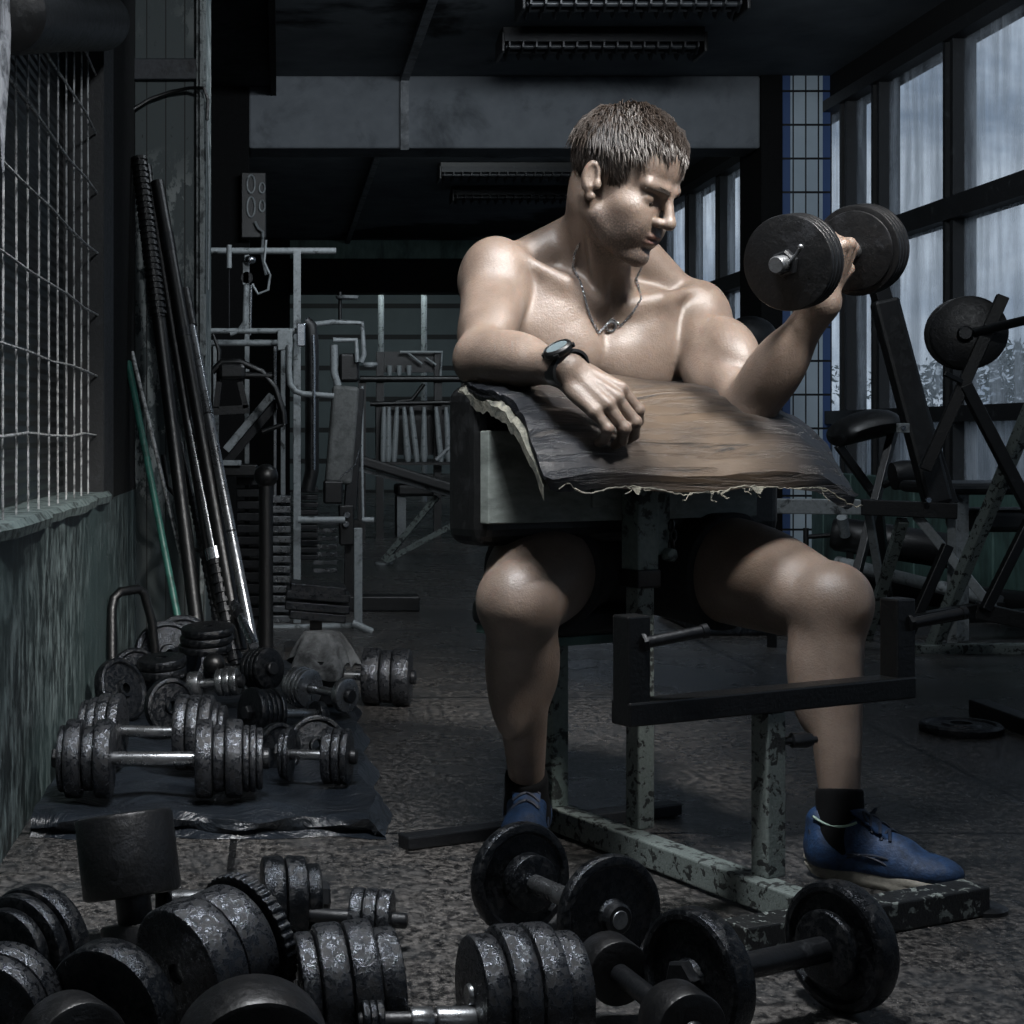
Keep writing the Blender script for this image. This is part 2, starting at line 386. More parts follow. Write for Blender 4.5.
# ------------------------------------------------------------------ distance fields for bodies and cushions
def smin(a, b, k):
    if k <= 0: return np.minimum(a, b)
    h = np.clip(.5+.5*(b-a)/k, 0, 1); return b+(a-b)*h-k*h*(1-h)
def smax(a, b, k): return -smin(-a, -b, k)
class Ell:
    def __init__(s, c, r, R=None):
        s.c = np.array(c, float); s.r = np.array(r, float); s.R = None if R is None else np.array(R, float)   # rows of R: local axes
        m = s.r.max() if s.R is not None else s.r; s.lo = s.c-m; s.hi = s.c+m
    def __call__(s, x, y, z):
        x, y, z = x-s.c[0], y-s.c[1], z-s.c[2]
        if s.R is not None:
            R = s.R; x, y, z = R[0, 0]*x+R[0, 1]*y+R[0, 2]*z, R[1, 0]*x+R[1, 1]*y+R[1, 2]*z, R[2, 0]*x+R[2, 1]*y+R[2, 2]*z
        a, b, c = s.r
        k0 = np.sqrt((x/a)**2+(y/b)**2+(z/c)**2); k1 = np.sqrt((x/a**2)**2+(y/b**2)**2+(z/c**2)**2)
        return k0*(k0-1)/np.maximum(k1, 1e-6)
class Cap:
    def __init__(s, a, b, ra, rb):
        s.a = np.array(a, float); s.b = np.array(b, float); s.ra, s.rb = ra, rb; m = max(ra, rb)
        s.lo = np.minimum(s.a, s.b)-m; s.hi = np.maximum(s.a, s.b)+m
    def __call__(s, x, y, z):
        d = s.b-s.a; L2 = d@d
        x, y, z = x-s.a[0], y-s.a[1], z-s.a[2]
        h = np.clip((x*d[0]+y*d[1]+z*d[2])/L2, 0, 1)
        return np.sqrt((x-h*d[0])**2+(y-h*d[1])**2+(z-h*d[2])**2)-(s.ra+(s.rb-s.ra)*h)
class Grp:                                           # union of primitives, blended with their own k
    def __init__(s, items, k=.004):
        s.it = items; s.k = k; s.lo = np.min([i.lo for i in items], 0); s.hi = np.max([i.hi for i in items], 0)
    def __call__(s, x, y, z):
        f = s.it[0](x, y, z)
        for i in s.it[1:]: f = smin(f, i(x, y, z), s.k)
        return f
class Fr:                                            # a frame: origin, rows of axes, scale
    def __init__(s, o, ax, sc=1.): s.o = np.array(o, float); s.A = np.array(ax, float); s.s = sc
    def p(s, q): return s.o+s.s*(np.array(q, float)@s.A)
    def d(s, q): return np.array(q, float)@s.A
    def ell(s, c, r, rot=None):
        L = np.eye(3) if rot is None else np.array(Euler(rot).to_matrix()).T
        return Ell(s.p(c), np.array(r)*s.s, L@s.A)
    def cap(s, a, b, ra, rb=None): return Cap(s.p(a), s.p(b), ra*s.s, (rb if rb is not None else ra)*s.s)
    def inv(s, w): return ((np.array(w)-s.o)@s.A.T)/s.s
class Field:
    def __init__(s, ops): s.ops = ops                # list of (mode, primitive, k)
    def sample(s, lo, hi, h):
        lo = np.array(lo, float); n = np.ceil((np.array(hi)-lo)/h).astype(int)+1
        ax = [(lo[i]+h*np.arange(n[i])).astype(np.float32) for i in range(3)]
        Fd = np.full(n, .2, np.float32)
        for mode, p, k in s.ops:
            pad = k+3*h if mode == 'add' else k+2*h
            sl = []
            for i in range(3):
                a = int(max(0, np.floor((p.lo[i]-pad-lo[i])/h))); b = int(min(n[i], np.ceil((p.hi[i]+pad-lo[i])/h)+1)); sl.append(slice(a, b))
            if any(q.stop <= q.start for q in sl): continue
            x = ax[0][sl[0]][:, None, None]; y = ax[1][sl[1]][None, :, None]; z = ax[2][sl[2]][None, None, :]
            g = p(x, y, z).astype(np.float32); sl = tuple(sl)
            if mode == 'add': Fd[sl] = smin(Fd[sl], g, k)
            elif mode == 'sub': Fd[sl] = smax(Fd[sl], -g, k)
        return Fd, lo, h
def nets(Fd, lo, h, project=2):
    s = Fd < 0; n = np.array(Fd.shape)
    c = np.zeros(n-1, np.int8)
    for dx in (0, 1):
        for dy in (0, 1):
            for dz in (0, 1): c += s[dx:n[0]-1+dx, dy:n[1]-1+dy, dz:n[2]-1+dz]
    cells = np.argwhere((c > 0) & (c < 8)); idx = np.full(n-1, -1, np.int32); idx[tuple(cells.T)] = np.arange(len(cells))
    acc = np.zeros((len(cells), 3)); cnt = np.zeros(len(cells))
    corner = [(a, b, d) for a in (0, 1) for b in (0, 1) for d in (0, 1)]
    for a in range(3):
        for q in corner:
            if q[a]: continue
            q2 = list(q); q2[a] = 1
            f0 = Fd[tuple((cells+q).T)]; f1 = Fd[tuple((cells+q2).T)]; m = (f0 < 0) != (f1 < 0)
            t = np.where(m, f0/np.where(m, f0-f1, 1), 0)
            pt = np.array(q, float)[None, :].repeat(len(cells), 0); pt[:, a] = t
            acc += pt*m[:, None]; cnt += m
    v = cells+acc/cnt[:, None]
    for _ in range(project):                         # pull the vertices onto the zero level
        i = np.clip(v.astype(int), 0, n-2); f = v-i; val = 0; g = [0, 0, 0]
        for q in corner:
            wv = [f[:, a] if q[a] else 1-f[:, a] for a in range(3)]; Fq = Fd[tuple((i+q).T)]
            val = val+Fq*wv[0]*wv[1]*wv[2]
            for a in range(3):
                o = [wv[b] for b in range(3) if b != a]; g[a] = g[a]+(1 if q[a] else -1)*Fq*o[0]*o[1]
        g = np.stack(g, 1); gl = (g*g).sum(1)+1e-12
        st = -(val/gl)[:, None]*g; L = np.linalg.norm(st, axis=1, keepdims=True); v = v+st*np.minimum(1, .5/np.maximum(L, 1e-9))
    quads = []
    for a in range(3):
        b, d = [(1, 2), (2, 0), (0, 1)][a]
        s0 = [slice(None)]*3; s1 = [slice(None)]*3; s0[a] = slice(0, n[a]-1); s1[a] = slice(1, n[a])
        cr = s[tuple(s0)] != s[tuple(s1)]
        e = np.argwhere(cr); e = e[(e[:, b] > 0) & (e[:, d] > 0) & (e[:, b] < n[b]-1) & (e[:, d] < n[d]-1)]
        o = np.zeros((4, 3), int); o[0, b] = -1; o[0, d] = -1; o[1, d] = -1; o[3, b] = -1
        q = np.stack([idx[tuple((e+o[j]).T)] for j in range(4)], 1)
        inside = s[tuple(e.T)]; q[~inside] = q[~inside][:, ::-1]
        quads.append(q)
    q = np.concatenate(quads); q = q[(q >= 0).all(1)]
    return lo+v*h, q
def np_mesh(name, parts, mat, parent=None, org=None, smooth=True):
    """parts: list of (verts, quads[, keep(verts)->bool per vert])"""
    vs, fs, o = [], [], 0
    for p in parts:
        v, q = p[0], p[1]
        if len(p) > 2 and p[2] is not None: q = q[p[2](v)[q].any(1)]
        used = np.unique(q); remap = np.full(len(v), -1); remap[used] = np.arange(len(used))
        vs.append(v[used]); fs.append(remap[q]+o); o += len(used)
    v = np.concatenate(vs); q = np.concatenate(fs)
    if org is None: org = ORG.get(parent.as_pointer(), Vector((0, 0, 0))) if parent else Vector((0, 0, 0))
    v = v-np.array(org)
    me = bpy.data.meshes.new(name); me.vertices.add(len(v)); me.vertices.foreach_set('co', v.astype(np.float32).ravel())
    me.loops.add(q.size); me.loops.foreach_set('vertex_index', q.astype(np.int32).ravel())
    me.polygons.add(len(q)); me.polygons.foreach_set('loop_start', np.arange(0, q.size, 4, dtype=np.int32))
    me.polygons.foreach_set('loop_total', np.full(len(q), 4, np.int32))
    me.update(calc_edges=True); me.validate()
    me.polygons.foreach_set('use_smooth', np.full(len(me.polygons), smooth))
    me.materials.append(M[mat] if isinstance(mat, str) else mat)
    ob = bpy.data.objects.new(name, me); C.objects.link(ob)
    if parent: ob.parent = parent; ORG[ob.as_pointer()] = Vector(org)
    else: ob.location = org
    return ob
def sdf_object(name, ops, h, mat, parent=None, org=None, pad=.03):
    prim = [p for m, p, k in ops if m == 'add']
    lo = np.min([p.lo for p in prim], 0)-pad; hi = np.max([p.hi for p in prim], 0)+pad
    v, q = nets(*Field(ops).sample(lo, hi, h)); return np_mesh(name, [(v, q)], mat, parent, org)
class Half:                                          # half space: inside where n.(x-p) > 0, limited to a box
    def __init__(s, p, n, ext=.5):
        s.p0 = np.array(p, float); s.n = np.array(n, float); s.n /= np.linalg.norm(s.n); s.lo = s.p0-ext; s.hi = s.p0+ext
    def __call__(s, x, y, z):
        return -(s.n[0]*(x-s.p0[0])+s.n[1]*(y-s.p0[1])+s.n[2]*(z-s.p0[2]))
# ------------------------------------------------------------------ preacher curl bench
BO = V(.60, 2.75, 0); BU = V(.888, .46, 0); BV = V(.46, -.888, 0)
def bp(s, v, z): return BO+BU*s+BV*v+V(0, 0, z)
BR = Matrix((BU, BV, V(0, 0, 1))).transposed()
def leather():
    t = NT('worn_brown_leather'); tc = t.n('ShaderNodeTexCoord')
    m1 = t.n('ShaderNodeMapping'); m1.inputs['Rotation'].default_value = (0, 0, -math.radians(27.4)); t.l(tc.outputs['Object'], m1.inputs[0])
    def sc(s):
        m = t.n('ShaderNodeMapping'); m.inputs['Scale'].default_value = s; t.l(m1.outputs[0], m.inputs[0]); return m.outputs[0]
    wr = t.noise(13, sc((.30, 5.0, 5.0)), 8, .62, .5); patch = t.noise(5, sc((.8, 1, 1)), 4, .5); fine = t.noise(90, sc((.4, 1, 1)), 5, .7)
    sp = t.n('ShaderNodeSeparateXYZ'); t.l(m1.outputs[0], sp.inputs[0]); mid_mask = t.ramp(t.math('ABSOLUTE', t.math('ADD', sp.outputs[0], .0)), .04, .24, (1, 1, 1, 1), (0, 0, 0, 1))  # mask for the brown: full mid-pad, fading to blue-black at both ends
    c = t.mix(t.math('MULTIPLY', t.ramp(patch, .30, .58), mid_mask), srgb('0e1116'), srgb('4a3e32'))
    c = t.mix(t.math('MULTIPLY', t.ramp(fine, .55, .75), t.math('ADD', t.math('MULTIPLY', mid_mask, .85), .1)), c, srgb('50473d'))
    c = t.mix(t.ramp(wr, .34, .41, (1, 1, 1, 1), (0, 0, 0, 1)), c, srgb('0e0c0b'))
    t.bsdf(c, t.math('ADD', t.math('MULTIPLY', patch, .3), .26), 0, t.bump(t.math('ADD', t.ramp(wr, .34, .5), t.math('MULTIPLY', fine, .3)), .55, .008)); return t.m
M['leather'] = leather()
M['fray'] = wear('frayed_canvas', srgb('77756a'), srgb('353b38'), 40, .45, .65, .9, .9, bump=.5)
bench = thing('preacher_bench', 'arm curl bench with worn brown leather pad and chipped pale tube frame under the man', 'bench', BO)
def beamb(a, b, w, h, name, mat, up=(0, 0, 1), bev=.003): return MB().beam(a, b, w, h, up).build(name, mat, bench, bevel=bev)
beamb(bp(-.02, -.22, .026), bp(-.055, .44, .026), .046, .042, 'base_beam', 'white_chip')
beamb(bp(-.33, -.215, .012), bp(.255, -.205, .012), .036, .022, 'rear_foot_bar', 'dark_steel')
beamb(bp(-.235, .475, .022), bp(.225, .485, .022), .05, .042, 'front_foot_bar', 'dark_chip')
MB().lathe([(0, 0), (.035, 0), (.035, .006), (.028, .01), (0, .01)], bp(.235, .487, .0), (0, 0, 1), 24).build('foot_plate', 'dark_steel', bench)
beamb(bp(-.026, -.2, .046), bp(-.026, -.2, .345), .036, .036, 'seat_post', 'green_chip', BV)
beamb(bp(0, 0, .046), bp(0, 0, .50), .034, .034, 'main_post', 'white_chip', BV)
sl = beamb(bp(0, 0, .475), bp(0, 0, .635), .044, .044, 'post_sleeve', 'green_chip', BV)
MB().box(bp(0, 0, .462), (.05, .05, .03), BR).build('sleeve_collar', 'black_paint', sl, bevel=.003)
b = MB(); b.box(bp(.038, .0, .56), (.030, .028, .12), BR); b.lathe([(0, 0), (.012, 0), (.012, .018), (0, .018)], bp(.045, .012, .50), BV, 6)
b.build('adjuster_bracket', 'green_chip', bench, bevel=.002)
lk = MB()
for i in range(4):
    c = bp(.05+.004*(i % 2), .02, .548-.016*i); ax = BU if i % 2 else BV
    lk.tube([c+ax*math.cos(a)*.006+V(0, 0, 1)*math.sin(a)*.010 for a in [2*math.pi*j/12 for j in range(13)]], .0022, 6, caps=False)
lk.build('pin_chain', 'dark_steel', bench)
beamb(bp(-.028, .325, .046), bp(-.028, .325, .29), .036, .036, 'front_post', 'white_chip', BV)
kn = MB(); kn.lathe([(0, 0), (.006, 0), (.006, .015), (.011, .017), (.012, .04), (.009, .05), (.005, .052), (.005, .058), (0, .058)], bp(-.012, .335, .246), BU+BV*.25, 14).build('clamp_knob', 'dark_steel', bench)
cb = beamb(bp(-.305, .325, .308), bp(.258, .325, .308), .042, .034, 'rest_bar', 'black_paint')
for s in (-.285, .240):
    u = MB().beam(bp(s, .325, .312), bp(s, .325, .446), .040, .036, BV).build('rest_upright', 'black_paint', bench, bevel=.003)
    a = bp(s+.012, .342, .408); d = (BU*.9+BV*.30+V(0, 0, .16)).normalized()
    MB().tube([a, a+d*.085], .0085, 14).lathe([(.0085, .083), (.0105, .084), (.0105, .092), (.0085, .093), (0, .091)], a, d, 14).build('rest_peg', 'dark_steel', u)
    MB().lathe([(0, 0), (.014, 0), (.014, .006), (.009, .008)], a-d*.006, d, 6).build('peg_nut', 'dark_steel', u)
MB().box(bp(.04, -.29, .370), (.20, .26, .05), BR).build('seat_cushion', 'vinyl', bench, bevel=.018, seg=4)
MB().box(bp(.04, -.29, .338), (.18, .24, .016), BR).build('seat_board', 'teal', bench, bevel=.002)
# backing slab and board under the pad
MB().box(bp(.045, -.108, .650), (.66, .105, .265), BR).build('chest_pad', 'vinyl', bench, bevel=.028, seg=4)
MB().box(bp(.0, -.040, .632), (.57, .024, .15), BR).build('pad_board', 'board', bench, bevel=.002)
pl = MB(); pl.box(bp(-.045, -.026, .612), (.07, .006, .065), BR).box(bp(.06, -.026, .612), (.08, .006, .09), BR)
pl.build('mounting_plate', 'board', bench, bevel=.002)
for s, z in ((.10, .645), (.23, .64), (-.15, .62)):
    MB().lathe([(0, 0), (.009, 0), (.008, .004), (0, .005)], bp(s, -.028, z), BV, 12).build('bolt', 'black_paint', bench)
# the cushion
def pad_top(s, v):
    t_ = (v+.12)/.29; z = .800-.045*t_-.108*abs(t_)**3.4
    e = max(0, abs(s-.01)-.22)/.10
    z -= .024*e*e+(.022*e if s > 0 else .004*e)
    z += .006*math.sin(s*19+v*12)*math.sin(v*21+1)+.0016*math.sin(v*210+2.2*math.sin(s*9)+1.3*math.sin(s*31))+.0025*math.sin(v*120+3*math.sin(s*7))*min(1, max(0, t_*1.6))
    return z
def pad_rows():
    rows = []
    ns = 72
    for i in range(ns+1):
        q = i/ns; sb_ = q; e = min(1, min(q, 1-q)*ns/7); e = math.sqrt(1-(1-e)**2)*.85+.15
        s = -.275+q*.605; loop = []
        for j in range(26):
            v = -.12+.285*j/25; loop.append((v, pad_top(s, v)))
        th = (.050+.022*max(0, q-.55))*e
        loop += [(.175, pad_top(s, .165)-th*.3), (.168, pad_top(s, .165)-th*.8)]
        for j in range(14):
            v = .155-.265*j/13; loop.append((v, pad_top(s, v)-th*((1 if j else .95)-.35*(v > .06)*(v-.06)/.095)-.004))
        loop += [(-.128, pad_top(s, -.12)-th*.75), (-.131, pad_top(s, -.12)-th*.3)]
        sk = -.0
        rows.append([bp(s-.040*((v+.12)/.285)*max(0, 1-3*q)+.008*math.sin(v*30)*(1 if abs(q-.5) > .45 else 0), v+.006*math.sin(s*15), z) for v, z in loop]); rows[-1].append(rows[-1][0].copy())
    return rows
pr = pad_rows(); pb = MB(); pb.grid(pr)
pb.f.append(tuple(range(len(pr[0])-1))); n0 = (len(pr)-1)*len(pr[0]); pb.f.append(tuple(n0+i for i in range(len(pr[0])-1))); pb.sm += [True, True]
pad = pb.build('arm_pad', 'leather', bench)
rf = MB(); rr = random.Random(3)
pts = []
for i in range(90):
    s = -.300+i*.624/89; v = .168; e_ = min(1, min((s+.275)/.605, (.33-s)/.605)*72/7); e_ = math.sqrt(max(0, 1-(1-max(0, e_))**2))*.85+.15; z = pad_top(s, .165)-.040*e_+.003*math.sin(s*31)+.002*rr.uniform(-1, 1); pts.append(bp(s, .176+.002*rr.uniform(-1, 1), z))
rf.tube(pts, [.0007+.0008*rr.random() for _ in pts], 6)
for s0 in (-.17, -.155, -.03, -.02, .0, .01, .02, .03, .06, .075, .09, .21, .23):
    p = bp(s0, .178, pad_top(s0, .165)-.040); q = [p]
    for k in range(5): p = p+BU*rr.uniform(-.010, .010)+V(0, 0, rr.uniform(-.006, .002))+BV*rr.uniform(-.002, .004); q.append(p)
    rf.tube(q, .0008, 5)
for s0, wd in ((-.165, .02), (.075, .03)):
    p = bp(s0, .179, pad_top(s0, .165)-.038); rf.add([p, p+BU*wd, p+BU*wd*.7+V(0, 0, -.012), p+BU*wd*.2+V(0, 0, -.010)+BV*.006], [(0, 1, 2, 3)])
rf.build('torn_edge', 'fray', pad)
hm = MB(); rows = []
for i in range(40):
    v = -.125+i*.29/39; s = -.274-.040*i/39; z = pad_top(-.30, v)+.002*rr.uniform(-1, 1)
    wv = .002*math.sin(i*.7)+.002*rr.uniform(-1, 1)
    rows.append([bp(s+.036+wv*.5, v, pad_top(s+.036, v)+.0018), bp(s+.016+wv*.3, v, pad_top(s+.016, v)+.0022), bp(s+.002, v, z+.001), bp(s-.005, v, z-.008), bp(s-.004, v, z-.026-wv*.5)])
hm.grid(rows); hm.build('frayed_hem', 'fray', pad)
# ------------------------------------------------------------------ the man
def skin_mat():
    t = NT('skin'); v = t.coord(); n = t.noise(14, v, 4, .6); f = t.noise(300, v, 3, .6)
    c = t.mix(t.ramp(n, .3, .7), srgb('5c4f46'), srgb('72645a'))
    c = t.mix(t.math('MULTIPLY', t.ramp(f, .5, .75), .3), c, srgb('4a3c34'))
    a1 = t.n('ShaderNodeAttribute', attribute_name='stubble'); a2 = t.n('ShaderNodeAttribute', attribute_name='lips')
    c = t.mix(t.math('MULTIPLY', a1.outputs['Fac'], t.math('ADD', t.ramp(f, .35, .6), .35)), c, srgb('3b322d'))
    c = t.mix(t.math('MULTIPLY', a2.outputs['Fac'], .7), c, srgb('6b4a44'))
    b = t.bsdf(c, t.math('ADD', t.math('MULTIPLY', f, .28), .33), 0, t.bump(t.math('ADD', f, t.math('MULTIPLY', t.noise(75, v, 5, .7), 1.6)), .22, .003), Subsurface_Weight=.12, Subsurface_Scale=.012, Specular_IOR_Level=.58)
    b.inputs['Subsurface Radius'].default_value = (1, .4, .2)
    return t.m
M['skin'] = skin_mat()
M['hair'] = plain('dark_brown_hair', srgb('241c16'), .50, spec=.4)
M['shorts'] = wear('black_sport_cloth', srgb('0d0e10'), srgb('1b1d20'), 40, .4, .7, .8, .9, bump=.2)
M['sock'] = plain('black_knit', srgb('07080a'), .95, spec=.2)
M['shoe_blue'] = wear('blue_mesh_upper', srgb('14365c'), srgb('0b2038'), 60, .4, .65, .6, .7, bump=.3)
M['shoe_sole'] = wear('pale_rubber_sole', srgb('8b887e'), srgb('4b4944'), 26, .45, .7, .7, .8)
M['shoe_dark'] = plain('dark_blue_trim', srgb('101c2e'), .6)
M['shoe_trim'] = plain('pale_green_trim', srgb('8fa89a'), .6)
M['watch'] = plain('black_resin', srgb('08090a'), .4)
M['watch_glass'] = plain('grey_display', srgb('5d686c'), .15)
M['eye'] = plain('eye_white', srgb('b4aea6'), .25)
M['iris'] = plain('dark_iris', srgb('1c1814'), .2)
RS, LS = V(.393, 2.95, .966), V(.748, 3.02, .908)
RE, RW = V(.336, 2.74, .826), V(.434, 2.53, .803)
LE, LW = V(.792, 2.795, .745), V(.877, 2.670, .914)
PEL = V(.60, 3.07, .49)
RH, LH = V(.53, 3.03, .49), V(.67, 3.04, .49)
RK, LK = V(.380, 2.63, .432), V(.893, 2.68, .425)
RA, LA = V(.424, 2.83, .085), V(.884, 2.60, .09)
S0 = (RS+LS)/2; tx = (LS-RS).normalized(); tu = V(.05, -.25, .965); tu = (tu-tx*tu.dot(tx)).normalized()
tf = tx.cross(tu); tf = tf if tf.y < 0 else -tf
T = Fr(S0, [tx, tf, tu])
hf = V(.72, -.65, -.44).normalized(); hu = V(.16, -.10, 1); hu = (hu-hf*hu.dot(hf)).normalized(); hr = hf.cross(hu)   # hr: his right, towards the camera
HO = V(.592, 2.86, 1.132)
HD = Fr(HO, [hr, hf, hu], .985)
ops = []
A = lambda p, k: ops.append(('add', p, k))
D = lambda p, k: ops.append(('sub', p, k))
hw = (LS-RS).length/2
# trunk
A(T.ell((0, -.02, -.16), (.160, .112, .22)), .02)
A(Ell((PEL+V(-.005, 0, .02)), (.165, .125, .12)), .05)
A(Cap(T.p((0, -.01, -.25)), PEL+V(0, -.01, .06), .115, .12), .05)
A(T.ell((0, -.015, -.045), (.150, .085, .085)), .03)
for sx in (-1, 1):
    A(T.ell((sx*.140, -.03, -.19), (.045, .075, .14)), .03)
    A(T.cap((sx*.03, -.045, .120), (sx*.150, -.025, .046), .046, .038), .035)
    A(T.ell((sx*.086, .058, -.085), (.098, .052, .078), (0, 0, -sx*.30)), .012)
    A(T.ell((sx*.120, .052, -.055), (.070, .040, .045), (0, sx*.5, -sx*.3)), .014)
    A(T.cap((sx*.020, .072, .012), (sx*.090, .064, .036), .009, .009), .018)
    A(T.cap((sx*.090, .066, .036), (sx*.165, .025, .058), .009, .011), .018)
D(T.ell((0, .094, .026), (.016, .02, .016)), .016)
for sx in (-1, 1): A(T.ell((sx*.085, .030, -.005), (.085, .050, .052), (0, 0, -sx*.25)), .03)
# neck
NB = T.p((.0, -.035, .02)); NT_ = HD.p((0, -.025, -.045))
A(Cap(NB, NT_, .058, .053), .03)
A(Cap(T.p((0, -.045, .03)), HD.p((0, -.050, -.01)), .045, .046), .03)
for sx, e in ((-1, 1), (1, -1)):
    A(Cap(T.p((sx*.016, .066, .020)), HD.p((e*.052, -.022, -.035)), .0125, .014), .012)
A(Cap(HD.p((0, .03, -.085)), T.p((0, .03, .05)), .030, .028), .03)
# shoulders and arms
def delt(S, E, sx):
    d = (E-S).normalized()
    g_ = 1.0 if sx < 0 else .90
    A(Ell(S+tx*sx*.012+tu*.012*g_+tf*.004, (.066*g_, .068*g_, .076*g_)), .018)
    A(Cap(S+tx*sx*.028+tf*.012, S+d*.15+tx*sx*.022, .046, .028), .018)
    A(Cap(S+tf*.040-tx*sx*.004, S+d*.13+tf*.02, .034, .024), .012)
def frame_rows(z, hint):
    z = Vector(z).normalized(); x = Vector(hint)-z*Vector(hint).dot(z); x.normalize(); return x, z.cross(x), z
delt(RS, RE, -1); delt(LS, LE, 1)
# right arm (resting)
A(Cap(RS, RE, .054, .042), .02)
x_, y_, z_ = frame_rows(RE-RS, V(.5, -.2, .6))
m_ = RS.lerp(RE, .55)
A(Ell(m_+x_*.024, (.036, .036, .085), [x_, y_, z_]), .012)
A(Ell(m_-x_*.022+y_*.0, (.040, .042, .09), [x_, y_, z_]), .012)
A(Ell(RE, (.043, .046, .044)), .02)
x_, y_, z_ = frame_rows(RW-RE, V(0, .2, 1))
A(Cap(RE, RW, .041, .027), .02)
A(Ell(RE.lerp(RW, .33)+x_*.006-y_*.004, (.044, .049, .10), [x_, y_, z_]), .02)
A(Ell(RE.lerp(RW, .30)+x_*.022, (.026, .030, .085), [x_, y_, z_]), .010)
A(Ell(RW, (.024, .031, .03), [x_, y_, z_]), .02)
# left arm (curling)
A(Cap(LS, LE, .054, .040), .02)
x_, y_, z_ = frame_rows(LE-LS, V(.55, -.35, .75))
m_ = LS.lerp(LE, .50)
A(Ell(m_+x_*.034, (.046, .046, .082), [x_, y_, z_]), .010)
A(Ell(LS.lerp(LE, .52)-x_*.026, (.042, .046, .10), [x_, y_, z_]), .012)
A(Ell(LE, (.043, .043, .043)), .02)
x_, y_, z_ = frame_rows(LW-LE, V(-.6, -.4, .3))
A(Cap(LE, LW, .040, .027), .014)
A(Ell(LE.lerp(LW, .32)-x_*.004, (.042, .046, .095), [x_, y_, z_]), .016)
A(Ell(LE.lerp(LW, .34)+x_*.020, (.028, .034, .09), [x_, y_, z_]), .010)
A(Ell(LW, (.022, .027, .03), [x_, y_, z_]), .02)
# legs
for h_, k_, a_, sx in ((RH, RK, RA, -1), (LH, LK, LA, 1)):
    A(Cap(h_, k_, .104, .066), .05)
    x_, y_, z_ = frame_rows(k_-h_, V(0, 0, 1))
    m_ = h_.lerp(k_, .55)
    A(Ell(m_+x_*.020, (.078, .084, .17), [x_, y_, z_]), .03)
    for q in (-1, 1): A(Ell(h_.lerp(k_, .80)+y_*q*.036+x_*.006, (.040, .036, .085), [x_, y_, z_]), .015)
    A(Ell(k_+(k_-h_).normalized()*.012+V(0, 0, .012), (.053, .054, .054)), .02)
    A(Ell(k_+(k_-h_).normalized()*.044+V(0, 0, .004), (.026, .026, .030)), .012)
    A(Cap(k_, a_, .056, .0275), .02)
    x_, y_, z_ = frame_rows(a_-k_, h_-k_)
    for q in (-1, 1): A(Ell(k_.lerp(a_, .30)+x_*.024+y_*q*.018, (.043, .040, .110), [x_, y_, z_]), .012)
    A(Cap(k_.lerp(a_, .05)-x_*.032, k_.lerp(a_, .7)-x_*.012, .018, .020), .012)
    A(Cap(k_.lerp(a_, .12)-x_*.014-y_*.022, k_.lerp(a_, .75)-y_*.008, .026, .018), .012)
    A(Ell(a_, (.026, .027, .034)), .015)
    if sx < 0: A(Ell(k_.lerp(a_, .34)+V(-.016, .006, 0), (.040, .042, .115)), .02)
RFT = (V(.395, 2.70, .04)-V(.424, 2.86, .04)); LFT = V(.195, -.150, 0)
for a_, ft in ((RA, RFT), (LA, LFT)):
    ft = ft.normalized(); A(Cap(V(a_.x, a_.y, .05), V(a_.x, a_.y, .034)+ft*.08, .018, .012), .008)
# head
A(HD.ell((0, -.008, .048), (.075, .097, .084)), .02)
A(HD.ell((0, .035, .050), (.066, .058, .062)), .02)
A(HD.ell((0, .038, -.025), (.060, .055, .072)), .025)
for sx in (-1, 1):
    A(HD.cap((sx*.052, .008, -.058), (sx*.020, .070, -.100), .019, .017), .022)
    A(HD.ell((sx*.044, .056, -.026), (.022, .028, .020)), .022)
    A(HD.ell((sx*.035, .040, -.058), (.021, .034, .034)), .022)
    A(HD.cap((sx*.013, .092, .019), (sx*.046, .077, .022), .0105, .010), .012)
    A(HD.ell((sx*.030, .070, -.055), (.022, .024, .030)), .02)
A(HD.ell((0, .084, -.102), (.023, .018, .019)), .012)
A(HD.ell((0, .078, -.065), (.028, .022, .028)), .014)
for sx in (-1, 1): D(HD.ell((sx*.031, .100, .000), (.019, .017, .0125)), .012)
for sx in (-1, 1): A(HD.ell((sx*.031, .0735, -.001), (.0170, .0140, .0125)), .006)
A(HD.cap((0, .093, .014), (0, .115, -.026), .0078, .0100), .010)
A(HD.ell((0, .1165, -.031), (.0120, .0120, .0110)), .006)
for sx in (-1, 1): A(HD.ell((sx*.0125, .103, -.034), (.0085, .011, .0085)), .005)
A(HD.ell((0, .0975, -.0600), (.021, .0085, .0055)), .005)
A(HD.ell((0, .0955, -.0720), (.018, .0085, .0062)), .005)
D(HD.ell((0, .1060, -.0660), (.026, .009, .0016)), .003)
D(HD.ell((0, .100, -.084), (.020, .006, .006)), .008)
for sx in (-1, 1):
    e0 = Fr(HD.p((sx*.073, -.012, -.004)), [HD.d((1, sx*.28, 0)), HD.d((-sx*.28, 1, .16)), HD.d((0, -.16, 1))], 1.05)
    A(e0.ell((sx*.007, -.004, .004), (.0080, .0165, .0275)), .004)
    D(e0.ell((sx*.0165, -.001, .007), (.0105, .0105, .0195)), .003)
    A(e0.cap((sx*.006, -.006, .012), (sx*.007, -.005, -.010), .0042, .0042), .004)
    A(e0.ell((sx*.007, .010, -.006), (.006, .006, .009)), .004)
    A(e0.ell((sx*.004, .002, -.026), (.006, .009, .008)), .004)
